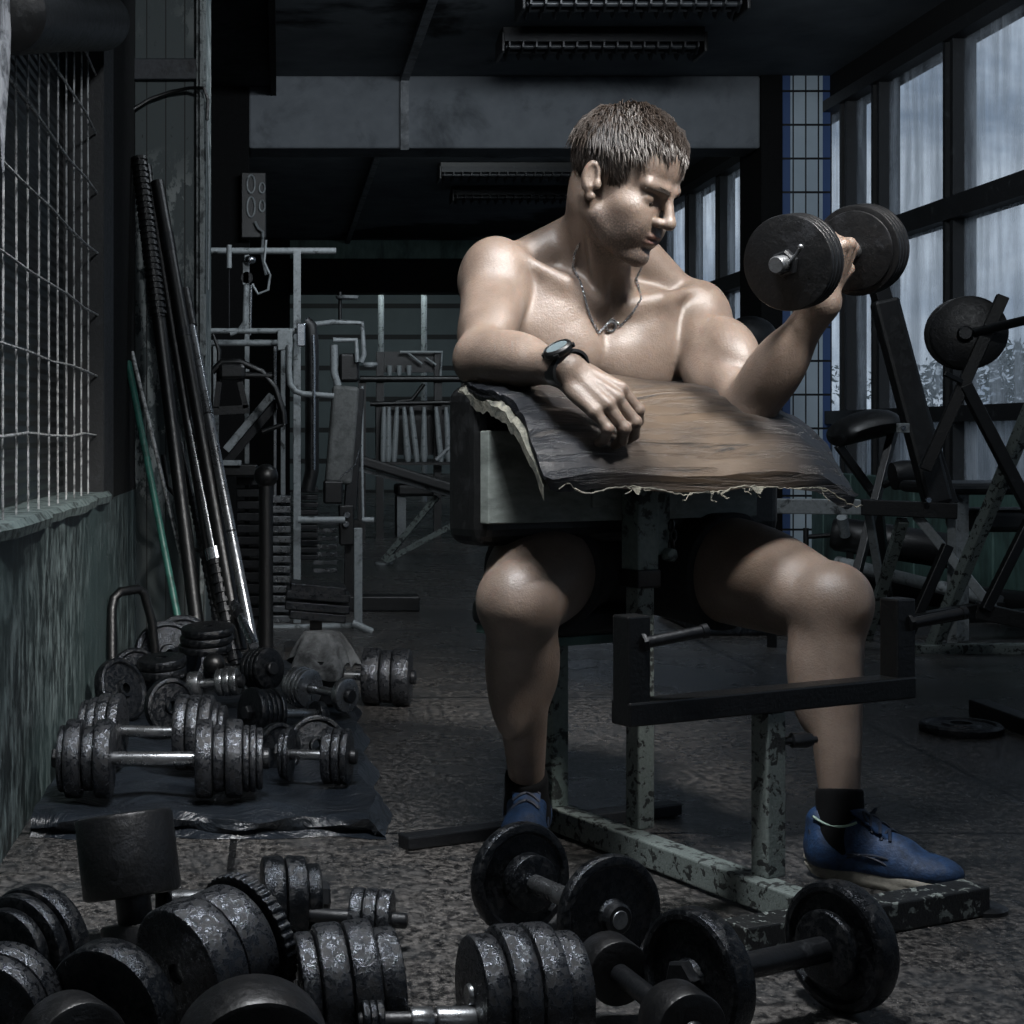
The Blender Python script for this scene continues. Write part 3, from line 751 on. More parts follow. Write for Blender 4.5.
# right hand, relaxed over the pad
def hand(W, Kn, s_, n_, thumb_pts, fingers, rk=.0108, palm_k=.010):
    d_ = (Kn-W).normalized()
    s_ = (s_-d_*s_.dot(d_)).normalized(); n_ = (n_-d_*n_.dot(d_)-s_*n_.dot(s_)).normalized()
    L = (Kn-W).length; items = []
    base = [Kn+s_*o+d_*e+n_*b for o, e, b in ((.031, -.003, -.001), (.010, .003, .002), (-.011, .0, .001), (-.031, -.009, -.003))]
    for i, b in enumerate(base):
        w0 = W+s_*(.016-.0105*i)
        items.append(Cap(w0, b, .0122, .0112))
    items.append(Ell(W+d_*L*.5-n_*.004, (.036, .012, L*.52), [s_, n_, d_]))
    items.append(Ell(W+d_*L*.35+s_*.020-n_*.010, (.018, .014, .034), [s_, n_, d_]))
    A(Grp(items, .010), .012)
    fing = []
    for i, b in enumerate(base):
        pts = fingers(i, b, d_, s_, n_)
        r = [.0104, .0098, .0086, .0074] if i < 3 else [.0092, .0086, .0076, .0066]
        segs = [Cap(pts[j], pts[j+1], r[j], r[j+1]) for j in range(3)]
        segs.append(Ell(pts[1], (.0106 if i < 3 else .0094,)*3))
        A(Grp(segs, .003), .004 if i else .004)
        fing.append(pts)
    tp = thumb_pts(W, Kn, d_, s_, n_)
    A(Grp([Cap(tp[0], tp[1], .0150, .0120), Cap(tp[1], tp[2], .0118, .0102), Cap(tp[2], tp[3], .0102, .0080)], .004), .008)
    return base, fing, tp, (d_, s_, n_)
RKN = P(611, 402, 2.500)
def rel_fingers(i, b, d_, s_, n_):
    ang = 0; p = b; pts = [p]; Ls = [(.042, .026, .019), (.046, .029, .020), (.043, .027, .020), (.033, .021, .017)][i]
    for Lq, a in zip(Ls, [(.55, .75, .45), (.50, .85, .50), (.45, .95, .50), (.35, 1.1, .5)][i]):
        ang += a; p = p+(d_*math.cos(ang)-n_*math.sin(ang)+s_*(.10, .02, -.03, -.10)[i])*Lq; pts.append(p)
    return pts
def rel_thumb(W, Kn, d_, s_, n_):
    a = W+d_*.026+s_*.022-n_*.010; b = a+(d_*.75+s_*.45-n_*.45)*.040; c = b+(d_*.88+s_*.05-n_*.5)*.030; return [a, b, c, c+(d_*.9-s_*.15-n_*.5)*.024]
rh = hand(RW+(RKN-RW)*.06, RKN, V(.86, .33, .36), V(.05, -.76, .58), rel_thumb, rel_fingers)
# tendons and veins on the back of the right hand
d_, s_, n_ = rh[3]
for i, o in enumerate((.012, .004, -.004)):
    A(Cap(RW+s_*o*1.2+n_*.0125+(RKN-RW)*.30, rh[0][i]+n_*.0070, .0026, .0030), .012)
# dumbbell in the left hand
DA = V(.70, .69, .16).normalized(); DF = P(787, 263, 2.57); DC = DF+DA*.135
qv = V(.69, -.70, 0); qv = (qv-DA*qv.dot(DA)).normalized(); uv = DA.cross(qv); uv = uv if uv.z > 0 else -uv
def grip_fingers(i, b, d_, s_, n_):
    off = (.031, .010, -.011, -.031)[i]; r0 = .0165+.0098
    base_a = math.radians((28, 32, 32, 26)[i]); st = [math.radians(q) for q in ((78, 58, 44), (84, 62, 46), (80, 58, 44), (66, 48, 38))[i]]
    pts = [b]; a = base_a
    for j, q in enumerate(st):
        a += q; r = r0*(1.06, 1.0, 1.0)[j]; pts.append(DC+DA*off+qv*math.cos(a)*r+uv*math.sin(a)*r)
    return pts
LKN = DC+qv*.030+uv*.014
def grip_thumb(W, Kn, d_, s_, n_):
    r = .0275; f = lambda a, o: DC+DA*o+qv*math.cos(math.radians(a))*r+uv*math.sin(math.radians(a))*r
    return [W+d_*.028+s_*.022-n_*.006, f(-75, .046), f(-130, .050), f(168, .036)]
lh = hand(LW+(LKN-LW)*.02, LKN, DA, qv, grip_thumb, grip_fingers)
# vein lines on the arms
def vein(pts, r=.0024):
    for a, b in zip(pts, pts[1:]): A(Cap(a, b, r, r), .004)
# mesh it: fine boxes for the head and the hands, one coarser shell for the rest
field = Field(ops)
hb = (HO+V(-.16, -.17, -.135), HO+V(.17, .15, .17))
def hbox(pts, pad): return (V(*[min(p[i] for p in pts)-pad for i in range(3)]), V(*[max(p[i] for p in pts)+pad for i in range(3)]))
rb = hbox([p for f in rh[1] for p in f]+rh[2]+[RW+(RKN-RW)*.2], .022); lb = hbox([p for f in lh[1] for p in f]+lh[2]+[LW+(LKN-LW)*.1], .022)
boxes = [(hb, .0026), (rb, .0019), (lb, .0019)]
parts = []
for (lo, hi), h in boxes: parts.append(nets(*field.sample(lo, hi, h)))
def outside(v):
    keep = np.ones(len(v), bool)
    for (lo, hi), h in boxes:
        m = h*2.5; keep &= ~((v > np.array(lo)+m) & (v < np.array(hi)-m)).all(1)
    return keep
HB = .0046
vb, qb = nets(*field.sample((.20, 2.38, .005), (1.06, 3.26, 1.30), HB)); parts.append((vb, qb, outside))
man = thing('person', 'shirtless man with short brown hair curling a dumbbell, seated at the arm curl bench', 'person', (PEL.x, PEL.y, 0))
body = np_mesh('body', parts, 'skin', man)
bv = np.zeros(len(body.data.vertices)*3, np.float32); body.data.vertices.foreach_get('co', bv); bv = bv.reshape(-1, 3)+np.array(ORG[body.as_pointer()])
hl = (bv-HD.o)@HD.A.T/HD.s
sig = lambda a, w: 1/(1+np.exp(-np.clip(a/w, -30, 30)))
inhead = (np.abs(hl[:, 0]) < .09)*(hl[:, 1] > -.02)*(hl[:, 1] < .135)*(hl[:, 2] > -.14)*(hl[:, 2] < .06)
stub = inhead*sig(-.046-hl[:, 2]+.25*(.03-hl[:, 1]).clip(0, .03), .006)*sig(hl[:, 1]-.0, .010)*sig(hl[:, 2]+.125, .01)
lip = inhead*np.exp(-(((hl[:, 2]+.066)/.010)**2))*np.exp(-((hl[:, 0]/.020)**4))*sig(hl[:, 1]-.088, .003)
for nm, arr in (('stubble', stub), ('lips', lip)):
    at = body.data.attributes.new(nm, 'FLOAT', 'POINT'); at.data.foreach_set('value', arr.astype(np.float32))
# eyes: lids are lowered, a sliver of the eye shows
for sx in (-1, 1):
    c = HD.p((sx*.031, .0738, -.0050)); e = MB().ball(c, .0118).build('eye', 'eye', man)
    MB().ball(Vector(c)+Vector(HD.d((0, .0095, -.0035))), .0042).build('iris', 'iris', e)
# hair
hair = MB(); rr = random.Random(11)
ctr = np.array((0, -.008, .048)); rad = np.array((.0775, .0995, .0865))
def has_hair(p):
    x, f, u = p
    if f > .045: return u > .094-.28*(f-.045)+.010*math.sin(x*120)
    if f > .012: return u > (.058 if f > .032 else -.008)
    if f > -.030: return u > .034-.2*max(0, -f-.005)
    return u > -.052-.20*(-f-.030)
cap = MB(); NU, NV = 60, 44; vid = {}
for i in range(NU):
    for j in range(NV+1):
        th = 2*math.pi*i/NU; ph = math.pi*j/NV
        d = np.array((math.sin(ph)*math.sin(th), math.sin(ph)*math.cos(th), math.cos(ph))); p = ctr+d*rad*1.012
        vid[i, j] = len(cap.v); cap.v.append(Vector(HD.p(p)))
for i in range(NU):
    for j in range(NV):
        th = 2*math.pi*(i+.5)/NU; ph = math.pi*(j+.5)/NV
        p = ctr+np.array((math.sin(ph)*math.sin(th), math.sin(ph)*math.cos(th), math.cos(ph)))*rad
        if has_hair(p): cap.f.append((vid[i, j], vid[(i+1) % NU, j], vid[(i+1) % NU, j+1], vid[i, j+1])); cap.sm.append(True)
hair.add(cap.v, cap.f, True)
cnt = 0
while cnt < 6500:
    d = np.array([rr.gauss(0, 1) for _ in range(3)]); d /= np.linalg.norm(d); p = ctr+d*rad
    if not has_hair(p): continue
    cnt += 1
    nrm = d/rad; nrm /= np.linalg.norm(nrm)
    crown = np.array((0, -.06, .12)); fl = p-crown; fl = fl-nrm*(fl@nrm); fl /= np.linalg.norm(fl)+1e-6
    fl = fl+np.array((0, .35 if p[2] > .06 else .1, -.25)); fl += np.array([rr.gauss(0, .22) for _ in range(3)]); fl -= nrm*(fl@nrm); fl /= np.linalg.norm(fl)+1e-6
    top = p[2] > .065
    L = ((rr.uniform(.018, .029) if p[1] > .05 else rr.uniform(.024, .038)) if top else (rr.uniform(.010, .018) if p[2] < .02 else rr.uniform(.014, .026)))
    lift = rr.uniform(.25, .62) if top else rr.uniform(.12, .3)
    q = [p, p+(fl*.8+nrm*lift)*L*.4, p+(fl*.95+nrm*lift*.75)*L*.75, p+(fl*1.05+nrm*lift*.45+np.array((0, 0, -.18)))*L]
    r0 = rr.uniform(.0009, .0016)
    hair.tube([Vector(HD.p(x)) for x in q], [r0, r0*1.1, r0*.8, r0*.2], 4, caps=False)
ho = hair.build('hair', 'hair', man)
for sx in (-1, 1):
    br = MB()
    for i in range(90):
        q = i/89; x = sx*(.012+.036*q); c = np.array((x, .1040-.017*q-.006*q*q, .0185+.006*q-.007*q*q+rr.uniform(-.0028, .0028)))
        e = c+np.array((sx*.008, -.003, .0018*rr.uniform(-1, 1))); br.tube([Vector(HD.p(c)), Vector(HD.p((c+e)/2+np.array((0, .0012, 0)))), Vector(HD.p(e))], [.0009, .0009, .0003], 4, caps=False)
    br.build('eyebrow', 'hair', man)
    la_ = MB(); la_.tube([Vector(HD.p((sx*(.018+.0265*q), .0845-.010*q*q+.0045*math.sin(q*3.14), -.0085-.0015*math.sin(q*3.14)+.003*q))) for q in [k/10 for k in range(11)]], [.0004+.0009*math.sin(k/10*3.14) for k in range(11)], 6); la_.build('eyelashes', 'hair', man)
# shorts
so = []
def SA(p, k): so.append(('add', p, k))
SA(Ell(PEL+V(0, 0, -.005), (.178, .142, .115)), .03)
for h_, k_ in ((RH, RK), (LH, LK)):
    x_, y_, z_ = frame_rows(k_-h_, V(0, 0, 1))
    SA(Cap(h_, h_.lerp(k_, .74), .112, .094), .04); SA(Ell(h_.lerp(k_, .5)+x_*.02, (.083, .092, .17), [x_, y_, z_]), .03)
for h_, k_, fr in ((RH, RK, .56), (LH, LK, .50)):
    d_ = (k_-h_).normalized(); so.append(('sub', Half(h_.lerp(k_, fr), d_+V(0, 0, .05), .26), .004))
for h_, k_, fr in ((RH, RK, .56), (LH, LK, .50)):
    d_ = (k_-h_).normalized(); c = h_.lerp(k_, fr)
so.append(('sub', Half(PEL+V(0, .0, .075), (0, 0, 1), .3), .004))
sdf_object('shorts', so, .005, 'shorts', man)
# necklace
def on_chest(x, up_):
    # search the skin along the front direction
    for i in range(200):
        f_ = .16-i*.001; p = T.p((x, f_, up_)); xs = [np.array([[[c]]], np.float32) for c in p]
        g = .2
        for m_, pr_, k_ in ops:
            if m_ == 'add' and (p > pr_.lo-.08).all() and (p < pr_.hi+.08).all(): g = smin(g, float(pr_(*p)), k_)
        if g < .0025: return Vector(p)
    return Vector(T.p((x, .06, up_)))
pend = T.inv(P(608, 320, 2.93)); px_ = float(pend[0]); pu_ = float(pend[2])
chain = []
for x, u in ((-.078, .105), (-.076, .085), (-.072, .062), (-.064, .038), (-.052, .012), (-.036, -.016), (-.018, -.038), (px_*1., pu_+.006), (.022, -.020), (.038, .008), (.050, .034), (.060, .060), (.068, .085)):
    chain.append(on_chest(x, u))
dense = []
for a, b in zip(chain, chain[1:]):
    n_ = max(2, int((b-a).length/.0042))
    dense += [a.lerp(b, i/n_) for i in range(n_)]
ck = MB()
for i, (a, b) in enumerate(zip(dense, dense[1:])):
    dd = (b-a).normalized(); o = dd.orthogonal().normalized()
    if i % 2: o = dd.cross(o)
    m_ = (a+b)/2
    ck.tube([m_+dd*math.cos(2*math.pi*j/8)*.0032+o*math.sin(2*math.pi*j/8)*.0017 for j in range(9)], .0008, 5, caps=False)
nk = ck.build('necklace', 'chrome', man)
pc = on_chest(px_, pu_-.008)+tf*.003; ring = MB()
ring.tube([pc+tx*math.cos(a)*.0085+tu*math.sin(a)*.0085 for a in [2*math.pi*j/28 for j in range(29)]], .0022, 8, caps=False); ring.build('ring_pendant', 'steel', nk)
# wrist watch
wd_ = (RW-RE).normalized(); wc = RW+wd_*.010
wn = V(-.12, -.78, .62); wn = (wn-wd_*wn.dot(wd_)).normalized(); ws = wd_.cross(wn)
rows = []
for j in range(41):
    a = 2*math.pi*j/40
    def rp(rx, ry, o): return wc+ws*math.cos(a)*rx+wn*math.sin(a)*ry+wd_*o
    rows.append([rp(.0300, .0245, -.013), rp(.0345, .0285, -.012), rp(.0352, .0290, 0), rp(.0345, .0285, .012), rp(.0300, .0245, .013)])
wt = MB().grid(rows).build('wristwatch', 'watch', man)
cs = MB(); oc = wc+wn*.0275
cs.lathe([(0, 0), (.021, 0), (.0235, .003), (.0235, .009), (.0205, .0125), (.018, .0125), (.0175, .0105), (0, .0105)], oc, wn, 32)
for k_ in range(4):
    a = math.pi/4+k_*math.pi/2; cs.box(oc+(ws*math.cos(a)+wd_*math.sin(a))*.024+wn*.005, (.005, .008, .006), frame_from(ws*math.cos(a)+wd_*math.sin(a), wn))
cs.build('case', 'watch', wt, bevel=.0005)
MB().lathe([(0, 0), (.017, 0), (.017, .0008), (0, .0012)], oc+wn*.0105, wn, 28).build('display', 'watch_glass', wt)
# shoes
def shoe(ank, heel, yaw, side):
    X = V(math.cos(yaw), math.sin(yaw), 0); Yv = V(-math.sin(yaw), math.cos(yaw), 0)*side; Z = V(0, 0, 1)
    S = Fr(heel, [X, Yv, Z], .86)
    ups = []
    UA = lambda p, k: ups.append(('add', p, k))
    UA(S.ell((.046, 0, .050), (.047, .041, .046)), .02); UA(S.cap((.05, 0, .046), (.15, .002, .046), .038, .040), .02)
    UA(S.ell((.205, .004, .040), (.068, .045, .030)), .03); UA(S.cap((.10, 0, .085), (.165, .002, .064), .026, .024), .025)
    UA(S.cap((.030, 0, .06), (.026, 0, .100), .036, .032), .02); UA(S.cap((.05, 0, .06), (.085, 0, .088), .040, .036), .02)
    ups.append(('sub', Half(S.p((.13, 0, .024)), (0, 0, -1), .25), .004))
    ups.append(('sub', S.cap((.060, 0, .108), (.056, 0, .17), .029, .042), .008))
    root = sdf_object('shoe', ups, .0034, 'shoe_blue', man)
    sl = MB(); rows = []
    prof = [(0, .0), (.10, .0)]
    def outline(t):                                # t around the sole
        a = 2*math.pi*t; x = .134-.139*math.cos(a)
        w = .036+.012*math.exp(-((x-.205)/.06)**2)-.006*math.exp(-((x-.12)/.04)**2); e = abs(math.sin(a))**.62*(1 if math.sin(a) >= 0 else -1)
        return x, w*e+.003*math.exp(-((x-.2)/.06)**2)
    for z, sc in ((.0, .86), (.003, .97), (.012, 1.02), (.017, .985), (.021, 1.03), (.030, 1.0), (.034, .94)):
        r_ = []
        for i in range(57):
            x, y = outline(i/56); up = .020*max(0, (x-.22)/.06)**2 if x > .22 else (.010*max(0, (.03-x)/.03)**2)
            zz = z*(1.25-.45*min(1, max(0, x/.25)))+up*.8
            r_.append(Vector(S.p((.137+(x-.137)*sc, y*sc, zz))))
        rows.append(r_)
    sl.grid(rows); sl.f.append(tuple(range(56))); sl.sm.append(False); o = len(rows[0])*(len(rows)-1); sl.f.append(tuple(o+i for i in range(56))); sl.sm.append(False)
    sl.build('sole', 'shoe_sole', root)
    tg = MB(); rows = []
    for i in range(9):
        q = i/8; x = .150-.082*q; z = .094+.062*q-.012*q*q; wq = .020+.008*math.sin(q*math.pi)
        if q > .9: wq *= .7
        rows.append([Vector(S.p((x+.003*abs(k/3)**2, wq*k/3, z-.010*(k/3)**2+.004))) for k in range(-3, 4)])
    r2 = [[p+X*.004-Z*.005 for p in r] for r in rows]
    tg.grid(rows); tg.grid(r2); tg.build('tongue', 'shoe_blue', root)
    lc = MB()
    for i in range(6):
        x = .112+.017*i; z = .122-.0108*i
        for sg in (-1, 1):
            pts = [Vector(S.p((x+sg*.008*(k/4), .026*k/4, z-.012*(k/4)**2+.003*(1-abs(k/4))))) for k in range(-4, 5)]
            lc.tube(pts, .0026, 6)
    for sg in (-1, 1):
        lc.tube([Vector(S.p((.112+.012*math.sin(a)*sg*.4-.002, sg*(.004+.020*math.sin(a/2)), .124+.010*math.sin(a)))) for a in [k*math.pi*2/10 for k in range(11)]], .0022, 6)
    lc.build('laces', 'shoe_dark', root)
    tr = MB()
    for sg in (-1, 1):
        tr.tube([Vector(S.p((.018+.010*k, sg*(.0335+.004*math.sin(k/8*3)), .116-.0060*k+.00075*k*k))) for k in range(9)], .0022, 6)
    tr.build('collar_trim', 'shoe_trim', root)
    for sg in (-1, 1):
        sw = MB()
        for a in range(2):
            sw.tube([Vector(S.p((.06+.012*k, sg*(.0385+.004*math.sin(k/8*2.6)), .040+.012*a+.018*math.sin(k/8*2.4)-.003*k*(a-.3)))) for k in range(9)], .0018, 5)
        sw.tube([Vector(S.p((.010+.004*k, sg*(.031+.002*k), .09-.012*k))) for k in range(5)], .0018, 5)
        sw.build('side_stripe', 'shoe_dark', root)
    return root
def sock(ank, knee, top, fdir):
    d_ = (knee-ank).normalized(); so_ = [('add', Cap(ank-V(0, 0, .045), ank+d_*top, .0375, .0365), .02), ('add', Cap(ank-V(0, 0, .028), ank+fdir*.05-V(0, 0, .045), .034, .028), .02), ('sub', Half(ank+d_*(top-.004), d_, .1), .003)]
    return sdf_object('sock', so_, .0035, 'sock', man)
lyaw = math.atan2(LFT.y, LFT.x); shoe(LA, LA-LFT.normalized()*.050-V(0, 0, LA.z), lyaw, 1)
ryaw = math.atan2(RFT.y, RFT.x); shoe(RA, RA-RFT.normalized()*.055-V(0, 0, RA.z), ryaw, -1)
sock(LA, LK, .055, LFT.normalized()); sock(RA, RK, .050, RFT.normalized())
# ------------------------------------------------------------------ weights
def R(px, py, z):                                    # the point at height z seen at a pixel
    return P(px, py, (H-z)*F/(py-VY))
PLATE = {}
def plate_mesh(r, t, hub, mat):
    key = (round(r, 4), round(t, 4), hub, mat)
    if key not in PLATE:
        e = min(t*.32, r*.08); b = MB()
        if hub == 'disc':                             # a flat-rimmed disc with a raised hub
            pr = [(.012, t*.62), (r*.26, t*.62), (r*.30, t*.36), (r*.80, t*.30), (r*.85, t*.5), (r-e, t*.5), (r-e*.3, t*.42), (r, t*.22), (r, -t*.22), (r-e*.3, -t*.42), (r-e, -t*.5), (r*.85, -t*.5), (r*.80, -t*.30), (r*.30, -t*.36), (r*.26, -t*.62), (.012, -t*.62)]
        else:
            pr = [(.012, t*.5), (r-e*1.1, t*.5), (r-e*.35, t*.5-e*.3), (r, t*.5-e), (r, -t*.5+e), (r-e*.35, -t*.5+e*.3), (r-e*1.1, -t*.5), (.012, -t*.5)]
        b.lathe(pr, (0, 0, 0), (1, 0, 0), 56, closed=True)
        PLATE[key] = b.mesh('weight_plate', (0, 0, 0), mat, 28)
    return PLATE[key]
HANDLE = {}
def dumbbell(label, A_, B_, la, lb, group, mat='iron', hr=.0135, stub=.018, hmat='steel', nut=True, cat='dumbbell', up=(0, 0, 1), name='dumbbell'):
    """heads centred on A_ and B_; la, lb: plates (radius, thickness, kind) from the grip outwards"""
    A_, B_ = Vector(A_), Vector(B_); ax = (B_-A_).normalized(); D_ = (B_-A_).length
    ta, tb = sum(p[1] for p in la), sum(p[1] for p in lb)
    root = thing(name, label, cat, (A_+B_)/2, group); root.rotation_euler = frame_from(ax, up).to_euler()
    ORG[root.as_pointer()] = Vector((0, 0, 0))
    x0, x1 = -D_/2-ta/2-stub, D_/2+tb/2+stub
    b = MB(); b.tube([(x0, 0, 0), (x0+.003, 0, 0), (x1-.003, 0, 0), (x1, 0, 0)], [hr-.002, hr, hr, hr-.002], 18)
    b.build('handle', hmat, root)
    for sg, pl, tt in ((-1, la, ta), (1, lb, tb)):
        x = sg*(D_/2-tt/2)
        for p in pl:
            o = link_mesh('weight_plate', plate_mesh(p[0], p[1]*.97, p[2] if len(p) > 2 else 'block', mat), root); o.location = (x+sg*p[1]/2, 0, 0); o.rotation_euler = (RND.uniform(0, 6.28), 0, 0)
            x += sg*p[1]
        if nut and pl:
            n = MB(); n.lathe([(0, 0), (hr*1.5, 0), (hr*1.55, .002), (hr*1.55, .010), (hr*1.3, .013), (0, .013)], (x, 0, 0), (sg, 0, 0), 6 if sg < 0 else 24, smooth=False); n.build('collar', 'dark_steel', root, org=(0, 0, 0))
    return root
FG = 'dumbbells heaped at the front of the floor'; MD = 'dumbbells piled on the mat by the wall'
# held in the hand
d0 = dumbbell('big dumbbell with four thin plates a side, raised in the man\'s left hand', DF+DA*.022, DC*2-DF-DA*.022,
         [(.066, .005), (.0755, .0105), (.0755, .0105), (.0755, .0105), (.0755, .0105)], [(.066, .005), (.0755, .0105), (.0755, .0105), (.0755, .0105), (.0755, .0105)], None, 'iron_dark', .0140, .034, 'steel')
cl = MB()
for sg in (-1, 1):
    x = sg*((DC*2-DF-DA*.022-DF-DA*.022).length/2+.040)
    cl.tube([(x, -.012, 0), (x, -.026, .012), (x+sg*.003, -.036, .024)], .003, 8); cl.ball((x+sg*.003, -.036, .024), .0045, 10, 6)
    c2 = cl if sg < 0 else cl
    if sg < 0: cl.build('clip_pin', 'steel', d0, org=(0, 0, 0)); cl = MB()
cl.build('clip_pin', 'steel', d0, org=(0, 0, 0))
# front row
dumbbell('large round-plate dumbbell lying by the front foot bar, near the blue shoe', (.484, 1.895, .0785), (.676, 2.005, .0785),
         [(.044, .012), (.0785, .034, 'disc')], [(.046, .014), (.0785, .034, 'disc')], FG, 'iron', .0155, .012, 'dark_steel')
dumbbell('round-plate dumbbell lying end-on in front of the man\'s dark shoe, greenish worn rim', (.342, 2.300, .079), (.424, 2.135, .079),
         [(.040, .024), (.079, .022, 'disc')], [(.030, .006), (.079, .020, 'disc')], FG, 'iron', .0135, .014)
dumbbell('small dumbbell with two drum-shaped heads between the big round-plate dumbbells', (.395, 1.962, .066), (.436, 1.79, .062),
         [(.039, .045)], [(.041, .052)], FG, 'iron_dark', .0125, .004, 'dark_steel', nut=False)
dumbbell('dumbbell head of four worn block plates beside the small drum-headed dumbbell', R(524, 992, .074), R(524, 992, .074)+V(.063, .012, .0),
         [(.066, .030), (.075, .033), (.075, .033), (.064, .030)][::-1], [], FG, 'iron_rub', .0135, .004, nut=False)
dumbbell('dumbbell with four speckled block plates, right of the biggest worn head in the heap', R(349, 985, .070), R(349, 985, .070)+V(-.055, -.006, -.004),
         [(.064, .022), (.0715, .034), (.0715, .034), (.060, .028)], [], FG, 'iron_rub', .0135, .004, nut=False)
dumbbell('dumbbell with two thick blocks and one thinner plate, standing behind the four-block head', R(291, 897, .056), R(291, 897, .056)+V(-.17, -.015, 0),
         [(.056, .032), (.056, .030), (.045, .020)], [(.030, .010)], FG, 'iron', .013, .012)
dumbbell('smallest dumbbell of the front heap, three rounded plates and a short black bar end', R(372, 919, .041), R(372, 919, .041)+V(-.10, .02, 0),
         [(.041, .019), (.041, .019), (.041, .019)], [], FG, 'iron_rub', .0105, .020, 'dark_steel', nut=False)
dumbbell('dumbbell standing upright on end with a tall smooth drum head on top', V(-.190, 2.20, .030), V(-.205, 2.225, .134),
         [(.048, .04)], [(.0665, .112)], FG, 'iron_dark', .024, -.006, 'dark_steel', nut=False, up=(0, 1, 0))
dumbbell('biggest worn dumbbell head with a notched back plate, in front of the upright drum', R(208, 958, .105), R(208, 958, .105)+V(-.032, -.030, -.007),
         [(.074, .050), (.071, .048)], [], FG, 'iron_rub', .0135, -.003, nut=False)
gear = MB()
n = 44
gx = V(.032, .030, .007).normalized(); ga = R(208, 958, .105)+gx*.060; gf = frame_from(gx)
prof = []
for i in range(n*4):
    a = 2*math.pi*i/(n*4); r = .0775 if (i % 4) < 2 else .0757; prof.append((math.cos(a)*r, math.sin(a)*r))
vs0 = [Vector((-.008, x, y)) for x, y in prof]+[Vector((.008, x, y)) for x, y in prof]; m = len(prof)
gear.add(vs0, [tuple(range(m))[::-1], tuple(range(m, 2*m))]+[(i, (i+1) % m, m+(i+1) % m, m+i) for i in range(m)])
go = gear.build('weight_plate', 'iron', None, org=(0, 0, 0), bevel=.001); go.location = ga; go.rotation_euler = gf.to_euler()
tag(go, 'notched iron plate leaning behind the biggest worn dumbbell head of the heap', 'weight plate')
dumbbell('dumbbell with a wide dark face and two-step rim at the wall side of the heap', R(25, 952, .085), R(25, 952, .085)+V(.045, .070, 0),
         [(.058, .02), (.070, .022), (.074, .034)][::-1], [], FG, 'iron', .0135, .012, nut=False)
dumbbell('two-block dumbbell head cut by the picture edge, below the wide dark-faced one', R(2, 1005, .09), R(2, 1005, .09)+V(-.05, -.15, -.02),
         [(.060, .030), (.060, .034)], [(.06, .03)], FG, 'iron_rub', .0135, .004)
dumbbell('single thick disc head tilted towards the camera in the corner of the heap', R(112, 1008, .085), R(112, 1008, .085)+V(.034, .064, .008),
         [(.072, .042)], [], FG, 'iron', .0135, .004, nut=False)
dumbbell('low drum head at the very bottom of the corner, partly cut off', R(72, 1050, .075), R(72, 1050, .075)+V(.10, -.16, 0),
         [(.055, .05)], [(.055, .05)], FG, 'iron_dark', .0135, .004)
dumbbell('smooth dark drum head bulging at the bottom edge before the four-block head', R(255, 1062, .085), R(255, 1062, .085)+V(.03, -.17, -.02),
         [(.078, .07)], [(.06, .05)], FG, 'iron_dark', .0135, .004)
dumbbell('short steel bar with ringed sleeves and small ribbed end, lowest in the heap', P(372, 1022, 1.82), P(545, 1019, 1.84),
         [(.024, .008), (.024, .008), (.024, .008)], [], FG, 'iron', .0110, .004, 'dark_steel', nut=False)
lastd = [o for o in C.objects if o.name.startswith('dumbbell') and o.get('label', '').startswith('short steel bar')][0]
for x0, x1 in ((-.055, -.030), (-.026, .030), (.034, .09)):
    hb = MB(); hb.lathe([(0, x0), (.0145, x0), (.0155, x0+.002), (.0155, x1-.002), (.0145, x1), (0, x1)], (0, 0, 0), (1, 0, 0), 22); hb.build('sleeve', 'steel', lastd, org=(0, 0, 0))
# ------------------------------------------------------------------ mat and the pile on it
def tarp():
    t = NT('crumpled_dark_tarp'); v = t.coord(); n = t.noise(9, v, 6, .6, 1.)
    t.bsdf(t.mix(n, srgb('080a0d'), srgb('1c2229')), .32, 0, t.bump(n, .8, .03)); return t.m
M['tarp'] = tarp()
mt = MB(); rows = []; rr = random.Random(5)
def wob(x, y): return .005*math.sin(x*31+y*7)+.004*math.sin(y*43+x*13)
NX = 46
for i in range(40):
    q = i/39; y = 2.89+q*1.95
    row = []
    for j in range(NX):
        x = -.435+.60*j/(NX-1); row.append(V(x+(.012*math.sin(y*17) if j == NX-1 else 0), y+(.010*math.sin(x*23) if i == 0 else 0), .036+wob(x, y)*.7))
    rows.append(row)
front = []
for k, (dy, z) in enumerate(((-.016, .030), (-.018, .018), (-.010, .010), (-.022, .004), (-.03, .001))):
    front.append([p+V(0, dy+.006*math.sin(p.x*37+k), z-p.z+.003*math.sin(p.x*51+k*2)*(1 if k < 3 else 0)) for p in rows[0]])
rows = front[::-1]+rows
full = []
for r in rows:
    e = r[-1]; full.append(r+[V(e.x+.012, e.y, max(.002, e.z-.012)), V(e.x+.016, e.y, max(.001, e.z*.4)), V(e.x+.03, e.y, .001)])
mt.grid(full); tag(mt.build('floor_mat', 'tarp', None, org=(-.13, 3.8, 0)), 'crumpled dark tarp mat under the dumbbell pile beside the low green wall', 'mat')
Z0 = .040
dumbbell('front dumbbell on the mat, two thick-block heads and a bright bare handle', V(-.352, 3.0, Z0+.072), V(-.092, 3.0, Z0+.072),
         [(.071, .032), (.058, .022), (.071, .032), (.060, .012)], [(.071, .032), (.060, .022), (.071, .032), (.060, .012), (.060, .012), (.056, .012)], MD, 'iron_rub', .0125, .004)
